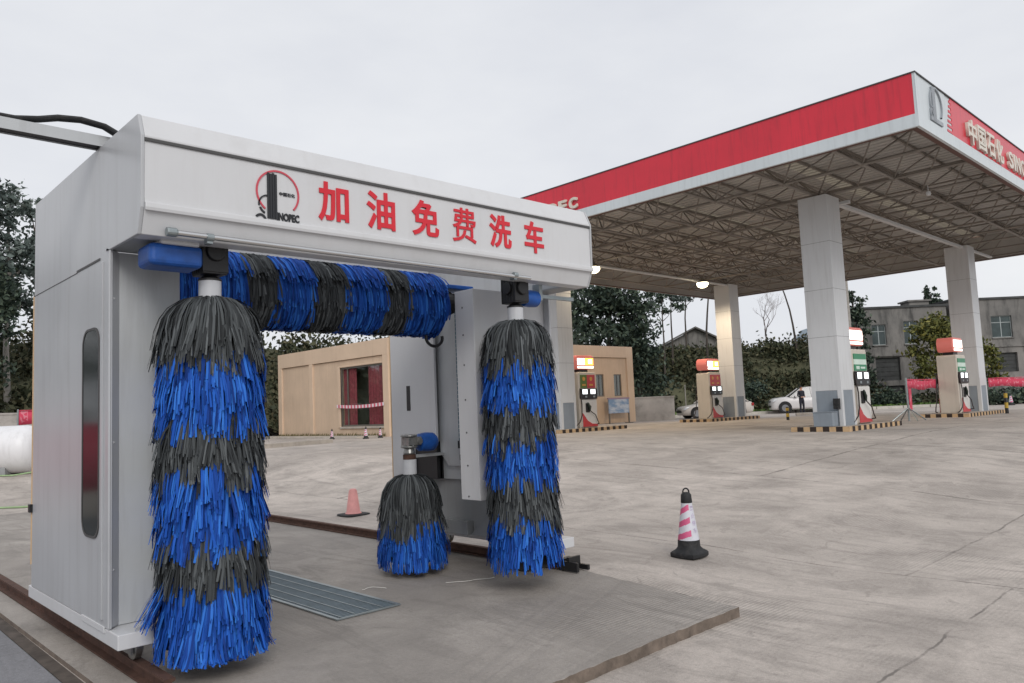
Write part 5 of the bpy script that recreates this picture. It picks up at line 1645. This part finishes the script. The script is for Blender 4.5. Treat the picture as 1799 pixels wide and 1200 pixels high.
def conc_building(name, label, p0, p1, h, depth, wins, slabs):
    """p0 -> p1 is the foot of the front wall, seen from the camera side"""
    p0, p1 = Vector(p0), Vector(p1)
    L_ = (p1 - p0).length
    ang = math.atan2(p1.y - p0.y, p1.x - p0.x)
    t = thing(name, label, 'building', (p0.x, p0.y, zg(p0.x, p0.y) - .1), ang)
    xs_ = sorted({0, L_} | {w[0] for w in wins} | {w[1] for w in wins}); zs_ = sorted({0, h} | {w[2] for w in wins} | {w[3] for w in wins})
    b = MB()
    for i in range(len(xs_) - 1):
        for j in range(len(zs_) - 1):
            xc, zc = (xs_[i] + xs_[i + 1]) / 2, (zs_[j] + zs_[j + 1]) / 2
            if any(w[0] < xc < w[1] and w[2] < zc < w[3] for w in wins): continue
            b.add([(xs_[i], 0, zs_[j]), (xs_[i + 1], 0, zs_[j]), (xs_[i + 1], 0, zs_[j + 1]), (xs_[i], 0, zs_[j + 1])], [(0, 1, 2, 3)])
    for w in wins:
        b.add([(w[0], 0, w[2]), (w[1], 0, w[2]), (w[1], .25, w[2]), (w[0], .25, w[2]), (w[0], 0, w[3]), (w[1], 0, w[3]), (w[1], .25, w[3]), (w[0], .25, w[3])], [(0, 1, 2, 3), (4, 7, 6, 5), (0, 3, 7, 4), (1, 5, 6, 2)])
    b.add([(0, 0, 0), (0, depth, 0), (0, depth, h), (0, 0, h)], [(0, 1, 2, 3)]); b.add([(L_, 0, 0), (L_, depth, 0), (L_, depth, h), (L_, 0, h)], [(0, 3, 2, 1)])
    b.add([(0, depth, 0), (L_, depth, 0), (L_, depth, h), (0, depth, h)], [(0, 3, 2, 1)])
    b.build('wall', M_conc, t)
    b = MB(); b.box(-.1, L_ + .1, -.12, depth + .1, h + .002, h + .16); b.build('roof', M_shut, t)
    for (xa, xb, za, zb2, ty) in wins:
        b = MB()
        if ty == 'shut':
            b.box(xa, xb, .2, .24, za, zb2)
            for i in range(5): b.box(xa, xb, .17, .198, za + (zb2 - za) * i / 5, za + (zb2 - za) * i / 5 + .05)
            b.build('shutter', M_shut, t)
        else:
            f_ = .05
            for q in ((xa, xb, za, za + f_), (xa, xb, zb2 - f_, zb2), (xa, xa + f_, za + f_, zb2 - f_), (xb - f_, xb, za + f_, zb2 - f_), ((xa + xb) / 2 - .03, (xa + xb) / 2 + .03, za + f_, zb2 - f_), (xa + f_, (xa + xb) / 2 - .03, zb2 - .55, zb2 - .50), ((xa + xb) / 2 + .03, xb - f_, zb2 - .55, zb2 - .50)): b.box(q[0], q[1], .14, .19, q[2], q[3])
            wf3 = b.build('window', M_winf, t)
            b = MB(); b.box(xa + f_, xb - f_, .16, .17, za + f_, zb2 - f_); b.build('pane', M_win, wf3)
            b = MB(); b.box(xa - .06, xb + .06, -.10, .02, za - .09, za - .003); b.build('sill', M_conc, wf3)
    b = MB()
    for (xa, xb, z0_, z1_, pr) in slabs: b.box(xa, xb, -pr, -.002, z0_, z1_)
    if slabs: b.build('ledge', M_conc, t)
    return t
conc_building('concrete_building', 'weathered two storey concrete house with one framed upper window', (61.2, 24.7), (66.2, 19.9), 7.75, 7,
              [(1.0, 2.1, 4.9, 6.5, 'win'), (3.5, 4.6, 4.9, 6.7, 'win'), (1.1, 3.0, 2.1, 3.9, 'shut'), (1.7, 3.2, .8, 1.7, 'shut')], [(0, 6.9, 4.0, 4.12, .14)])
conc_building('concrete_building', 'wide grey concrete block with dark barred windows at the right edge', (66.4, 19.6), (76, 10.2), 8.1, 8,
              [(3.0, 4.6, 5.1, 6.8, 'win'), (3.1, 4.8, 2.4, 3.9, 'shut'), (.2, .9, 2.0, 6.4, 'shut'), (7.0, 8.6, 5.1, 6.8, 'win'), (7.0, 8.6, 2.4, 3.9, 'shut')], [(0, 13, 4.35, 4.45, .1)])
# rooftop hut on the concrete house
b = MB(); b.box(0, 1.6, 0, 1.4, 0, .55); b.box(-.15, 1.75, -.15, 1.55, .55, .68)
o = b.build('roof_hut', M_conc, loc=(66.0, 22.5, 8.12)); o.rotation_euler = (0, 0, -.76); tag(o, 'small flat topped hut on the concrete house roof', 'hut')
# gable house on the bank
gh = thing('gable_house', 'grey gable ended house half hidden by scrub on the bank', 'house', (62.2, 43.6, zg(62, 43) + 3.0), math.radians(-46))
b = MB(); b.add([(0, 0, 0), (5.6, 0, 0), (5.6, 0, 3.6), (2.9, 0, 5.0), (0, 0, 3.6), (0, 6, 0), (5.6, 6, 0), (5.6, 6, 3.6), (2.9, 6, 5.0), (0, 6, 3.6)], [(0, 1, 2, 3, 4), (9, 8, 7, 6, 5), (0, 4, 9, 5), (1, 6, 7, 2)]); b.build('wall', M_conc, gh)
b = MB()
for s in ((-.5, 3.38, 2.9, 5.05), (6.1, 3.38, 2.9, 5.05)):
    b.add([(s[0], -.5, s[1]), (s[2], -.5, s[3]), (s[2], 6.3, s[3]), (s[0], 6.3, s[1]), (s[0], -.5, s[1] + .16), (s[2], -.5, s[3] + .16), (s[2], 6.3, s[3] + .16), (s[0], 6.3, s[1] + .16)], [(0, 1, 2, 3), (4, 7, 6, 5), (0, 4, 5, 1), (3, 2, 6, 7), (0, 3, 7, 4)])
b.build('roof', pm('grey_tiles', lin(96, 94, 92), .9, var=.2, scale=3), gh)
# far blue hill
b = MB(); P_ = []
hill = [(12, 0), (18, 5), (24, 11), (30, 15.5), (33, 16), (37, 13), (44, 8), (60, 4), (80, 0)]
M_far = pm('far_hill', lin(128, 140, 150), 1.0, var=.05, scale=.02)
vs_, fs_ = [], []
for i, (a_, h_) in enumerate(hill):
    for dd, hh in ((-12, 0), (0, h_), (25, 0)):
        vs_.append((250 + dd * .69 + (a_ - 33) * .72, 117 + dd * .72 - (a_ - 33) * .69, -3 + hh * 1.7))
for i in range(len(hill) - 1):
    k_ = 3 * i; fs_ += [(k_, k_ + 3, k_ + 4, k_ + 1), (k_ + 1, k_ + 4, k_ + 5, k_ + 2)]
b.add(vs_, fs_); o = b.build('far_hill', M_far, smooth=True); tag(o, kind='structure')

# ------------------------------------------------------------------ cars
M_carw = pm('white_car_paint', lin(206, 204, 204), .25, var=.02, spec=.6)
M_carb = pm('champagne_car_paint', lin(190, 184, 178), .25, var=.02, spec=.6)
M_tyre = pm('tyre', lin(34, 34, 36), .8)
M_rim = pm('rim', lin(140, 142, 146), .35, .7)
M_cglass = pm('car_glass', lin(44, 52, 56), .08, spec=.8)
M_headl = pm('headlight', lin(210, 214, 218), .1, spec=.8)
M_taill = pm('taillight', lin(150, 24, 28), .2)


def car(loc, rz, label, paint, L_=4.55, W_=1.78, H_=1.46, suv=False):
    t = thing('parked_car', label, 'car', loc, rz, group='white cars parked along the road')
    # stations along length (0 = nose): z_bottom, z_belt, half width
    gc = .2 if not suv else .24
    bl_ = .92 if not suv else 1.05
    hd = .74 if not suv else .98
    st = [(0.0, gc + .16, .56 if not suv else .7, .62), (.06, gc + .02, hd - .10, .80), (.25, gc, hd, .93), (.9, gc, hd + .08, .98), (1.25, gc, bl_ - .03, 1.0), (2.3, gc, bl_, 1.0), (3.3, gc, bl_ + .02, 1.0), (4.0 if not suv else 4.25, gc, bl_ + .03, .97), (L_ - .15, gc + .03, bl_ - (.04 if not suv else .02), .90), (L_, gc + .18, bl_ - .22, .74)]
    b = MB(); rings = []
    for (x, zb2, zt2, w) in st:
        hw = W_ / 2 * w; zm = zb2 + (zt2 - zb2) * .45
        rings.append([(x, -hw * .86, zb2), (x, -hw * .98, zb2 + .1), (x, -hw, zm), (x, -hw * .97, zt2 - .10), (x, -hw * .88, zt2), (x, 0, zt2 + .035), (x, hw * .88, zt2), (x, hw * .97, zt2 - .10), (x, hw, zm), (x, hw * .98, zb2 + .1), (x, hw * .86, zb2)])
    n_ = len(rings[0]); vs_ = [p for r in rings for p in r]; fs_ = []
    for i in range(len(rings) - 1):
        for j in range(n_ - 1): fs_.append((i * n_ + j, i * n_ + j + 1, (i + 1) * n_ + j + 1, (i + 1) * n_ + j))
        fs_.append((i * n_ + n_ - 1, i * n_, (i + 1) * n_, (i + 1) * n_ + n_ - 1))
    fs_ += [tuple(range(n_))[::-1], tuple((len(rings) - 1) * n_ + j for j in range(n_))]
    b.add(vs_, fs_); body = b.build('body', paint, t, smooth=True, bev=.02)
    # greenhouse
    if suv: top = [(1.15, bl_ - .02), (1.95, H_ - .06), (2.4, H_), (3.5, H_), (4.2, H_ - .08), (L_ - .12, bl_)]
    else: top = [(1.2, bl_ - .03), (2.0, H_ - .06), (2.45, H_), (3.0, H_ - .01), (3.5, H_ - .12), (L_ - .35, bl_ + .02)]
    b = MB(); k_ = len(top); vs_ = []
    for (x, z) in top:
        hw = W_ / 2 * (.90 - .2 * (z - bl_) / (H_ - bl_)); vs_ += [(x, -hw, z), (x, hw, z)]
    base = [(top[0][0], W_ / 2 * .9, bl_ - .03), (top[-1][0], W_ / 2 * .88, bl_ - .03)]
    for (x, z) in top:
        vs_ += [(x, -W_ / 2 * .91, bl_ - .02), (x, W_ / 2 * .91, bl_ - .02)]
    fs_ = []
    for i in range(k_ - 1):
        a = 2 * i; c = 2 * k_ + 2 * i
        fs_ += [(a, a + 2, a + 3, a + 1), (c, c + 2, a + 2, a), (c + 1, a + 1, a + 3, c + 3)]
    b.add(vs_, fs_); b.build('cabin_glass', M_cglass, t, smooth=False)
    b = MB()
    for i in range(1, k_ - 2):
        (x0, z0), (x1, z1) = top[i], top[i + 1]
        h0, h1 = W_ / 2 * (.90 - .2 * (z0 - bl_) / (H_ - bl_)), W_ / 2 * (.90 - .2 * (z1 - bl_) / (H_ - bl_))
        b.add([(x0, -h0 - .01, z0 + .012), (x1, -h1 - .01, z1 + .012), (x1, h1 + .01, z1 + .012), (x0, h0 + .01, z0 + .012), (x0, -h0 - .015, z0 - .05), (x1, -h1 - .015, z1 - .05), (x1, h1 + .015, z1 - .05), (x0, h0 + .015, z0 - .05)], [(0, 3, 2, 1), (0, 1, 5, 4), (2, 3, 7, 6)])
    for s in (-1, 1):      # pillars
        for (xa, za, xb, zb2) in ((top[0][0] + .02, bl_, top[1][0], top[1][1]), (2.55, bl_, 2.5, H_ - .05), (top[-1][0] - .05, bl_, top[-2][0], top[-2][1])):
            ha, hb = W_ / 2 * .915, W_ / 2 * (.905 - .2 * (zb2 - bl_) / (H_ - bl_))
            b.tube([(xa, s * ha, za), (xb, s * hb, zb2)], .035, 6)
    b.build('roof', paint, t)
    for wx in (.83, L_ - .95):
        for s in (-1, 1):
            R_ = .32 if not suv else .36
            b = MB(); b.lathe([(R_ * .62, -.1), (R_ * .95, -.1), (R_, -.07), (R_, .07), (R_ * .95, .1), (R_ * .62, .1)], (wx, s * (W_ / 2 - .082), R_), 24, 'y')
            wh = b.build('wheel', M_tyre, t, smooth=True)
            b = MB(); y0 = s * (W_ / 2 + .024)
            b.lathe([(R_ * .62, min(y0, y0 - s * .08) - 0), (R_ * .6, max(y0, y0 - s * .08))], (wx, 0, R_), 20, 'y')
            b.build('rim', M_rim, wh)
            b = MB(); b.lathe([(R_ + .06, -.012), (R_ + .06, .012)], (wx, s * (W_ / 2 - .008), R_ + .02), 24, 'y'); b.build('wheel_arch', M_tyre, body)
    for s in (-1, 1):
        b = MB(); b.prism([(.05, hd - .22), (.30, hd - .14), (.42, hd - .02), (.16, hd - .06)], 'y', s * W_ / 2 * .70, s * W_ / 2 * .935); b.build('headlight', M_headl, t, bev=.02)
        b = MB(); b.box(L_ - .2, L_ - .05, min(s * .55, s * .82), max(s * .55, s * .82), bl_ - .28, bl_ - .1); b.build('taillight', M_taill, t, bev=.02)
        b = MB(); b.box(1.45, 1.60, min(s * W_ / 2 * .95, s * (W_ / 2 + .16)), max(s * W_ / 2 * .95, s * (W_ / 2 + .16)), bl_ - .02, bl_ + .12); b.build('mirror', paint, t, bev=.03)
    b = MB(); b.box(-.005, .09, -.5, .5, gc + .16, gc + .3); b.box(-.0, .1, -.35, .35, hd - .24, hd - .16); b.build('grille', M_black, t, bev=.01)
    return t
# heading: cars face image left (direction -right vector), origin at the nose
hdg = math.atan2(-.695, .72)       # +x of the car runs from nose to tail
car((40.2, 27.45, zg(41, 27)), hdg + .10, 'silver white sedan half behind the lit far column', M_carb, 4.5, 1.76, 1.44)
car((48.2, 25.7, zg(48, 26)), hdg - .16, 'white people carrier behind the person by the near column', M_carw, 4.7, 1.82, 1.68, True)

# ------------------------------------------------------------------ the person by the road
def person(loc, rz):
    t = thing('person', 'person in dark jacket and trousers standing by the white car', 'person', loc, rz)
    M_skin = pm('skin', lin(190, 146, 122), .6); M_jkt = pm('dark_jacket', lin(30, 32, 42), .8, var=.15); M_trs = pm('dark_trousers', lin(34, 36, 46), .85, var=.15); M_hair = pm('black_hair', lin(20, 18, 18), .6)
    V = []; E = []; R = []
    def v(p, r): V.append(p); R.append(r); return len(V) - 1
    pel = v((0, 0, .92), .15)
    wst = v((0, 0, 1.06), .135); ch = v((0, .01, 1.25), .155); sh = v((0, .01, 1.38), .12); nk = v((0, 0, 1.46), .055); hd0 = v((0, -.015, 1.54), .075); hd1 = v((0, -.02, 1.60), .085); hd2 = v((0, -.01, 1.66), .06)
    E += [(pel, wst), (wst, ch), (ch, sh), (sh, nk), (nk, hd0), (hd0, hd1), (hd1, hd2)]
    for s in (-1, 1):
        hip = v((s * .09, 0, .86), .10); kn = v((s * .11, -.02, .48), .065); an = v((s * .12, .02, .09), .045); to = v((s * .13, -.12, .045), .04)
        E += [(pel, hip), (hip, kn), (kn, an), (an, to)]
        s0 = v((s * .17, .01, 1.37), .07); el = v((s * .235, .03, 1.10), .05); wr = v((s * .13, -.17, 1.02), .033); pa = v((s * .07, -.20, 1.03), .03)
        E += [(sh, s0), (s0, el), (el, wr), (wr, pa)]
        for k in range(4):
            f1 = v((s * .045, -.215 - .004 * k, 1.055 - .018 * k), .009); f2 = v((s * .012, -.215 - .006 * k, 1.05 - .018 * k), .008); E += [(pa, f1), (f1, f2)]
        th = v((s * .07, -.225, 1.065), .010); E += [(pa, th)]
    me = bpy.data.meshes.new('body'); me.from_pydata(V, E, [])
    for mm in (M_trs, M_jkt, M_skin): me.materials.append(mm)
    o_ = bpy.data.objects.new('body', me); COL.objects.link(o_)
    sk = o_.modifiers.new('skin', 'SKIN'); o_.modifiers.new('sub', 'SUBSURF').levels = 1
    for i, r in enumerate(R):
        me.skin_vertices[0].data[i].radius = (r, r * (.72 if i in (pel, wst, ch, sh) else 1))
    me.skin_vertices[0].data[pel].use_root = True
    dg = bpy.context.evaluated_depsgraph_get(); m2 = bpy.data.meshes.new_from_object(o_.evaluated_get(dg))
    bpy.data.objects.remove(o_)
    for p in m2.polygons:
        c = p.center
        hand = c.y < -.165 and .95 < c.z < 1.12
        p.material_index = 2 if (c.z > 1.43 or hand) else 1 if c.z > .86 and not (abs(c.z - .86) < 0) else 0
        p.use_smooth = True
    ob = bpy.data.objects.new('body', m2); COL.objects.link(ob); ob.parent = t
    b = MB(); b.lathe([(.075, 1.58), (.094, 1.62), (.092, 1.67), (.07, 1.71), (.02, 1.725)], (0, .008, 0), 18); b.build('hair', M_hair, t, smooth=True)
    b = MB()
    b.lathe([(.012, -.095), (.008, -.115), (.002, -.12)], (0, 0, 1.575), 8, 'y')
    for s in (-1, 1): b.lathe([(.011, -.10), (.004, -.108)], (s * .032, 0, 1.60), 8, 'y'); b.lathe([(.014, .085 * s), (.02, .092 * s)], (0, -.01, 1.585), 8, 'x')
    b.build('face', M_skin, t, smooth=True)
    b = MB()
    for s in (-1, 1): b.lathe([(.05, 0), (.052, .05), (.03, .09)], (s * .125, -.04, 0), 12, sq=[.3, .3, .2])
    b.build('shoes', M_black, t, smooth=True)
person((45.2, 22.0, zg(45, 22)), math.radians(-25))
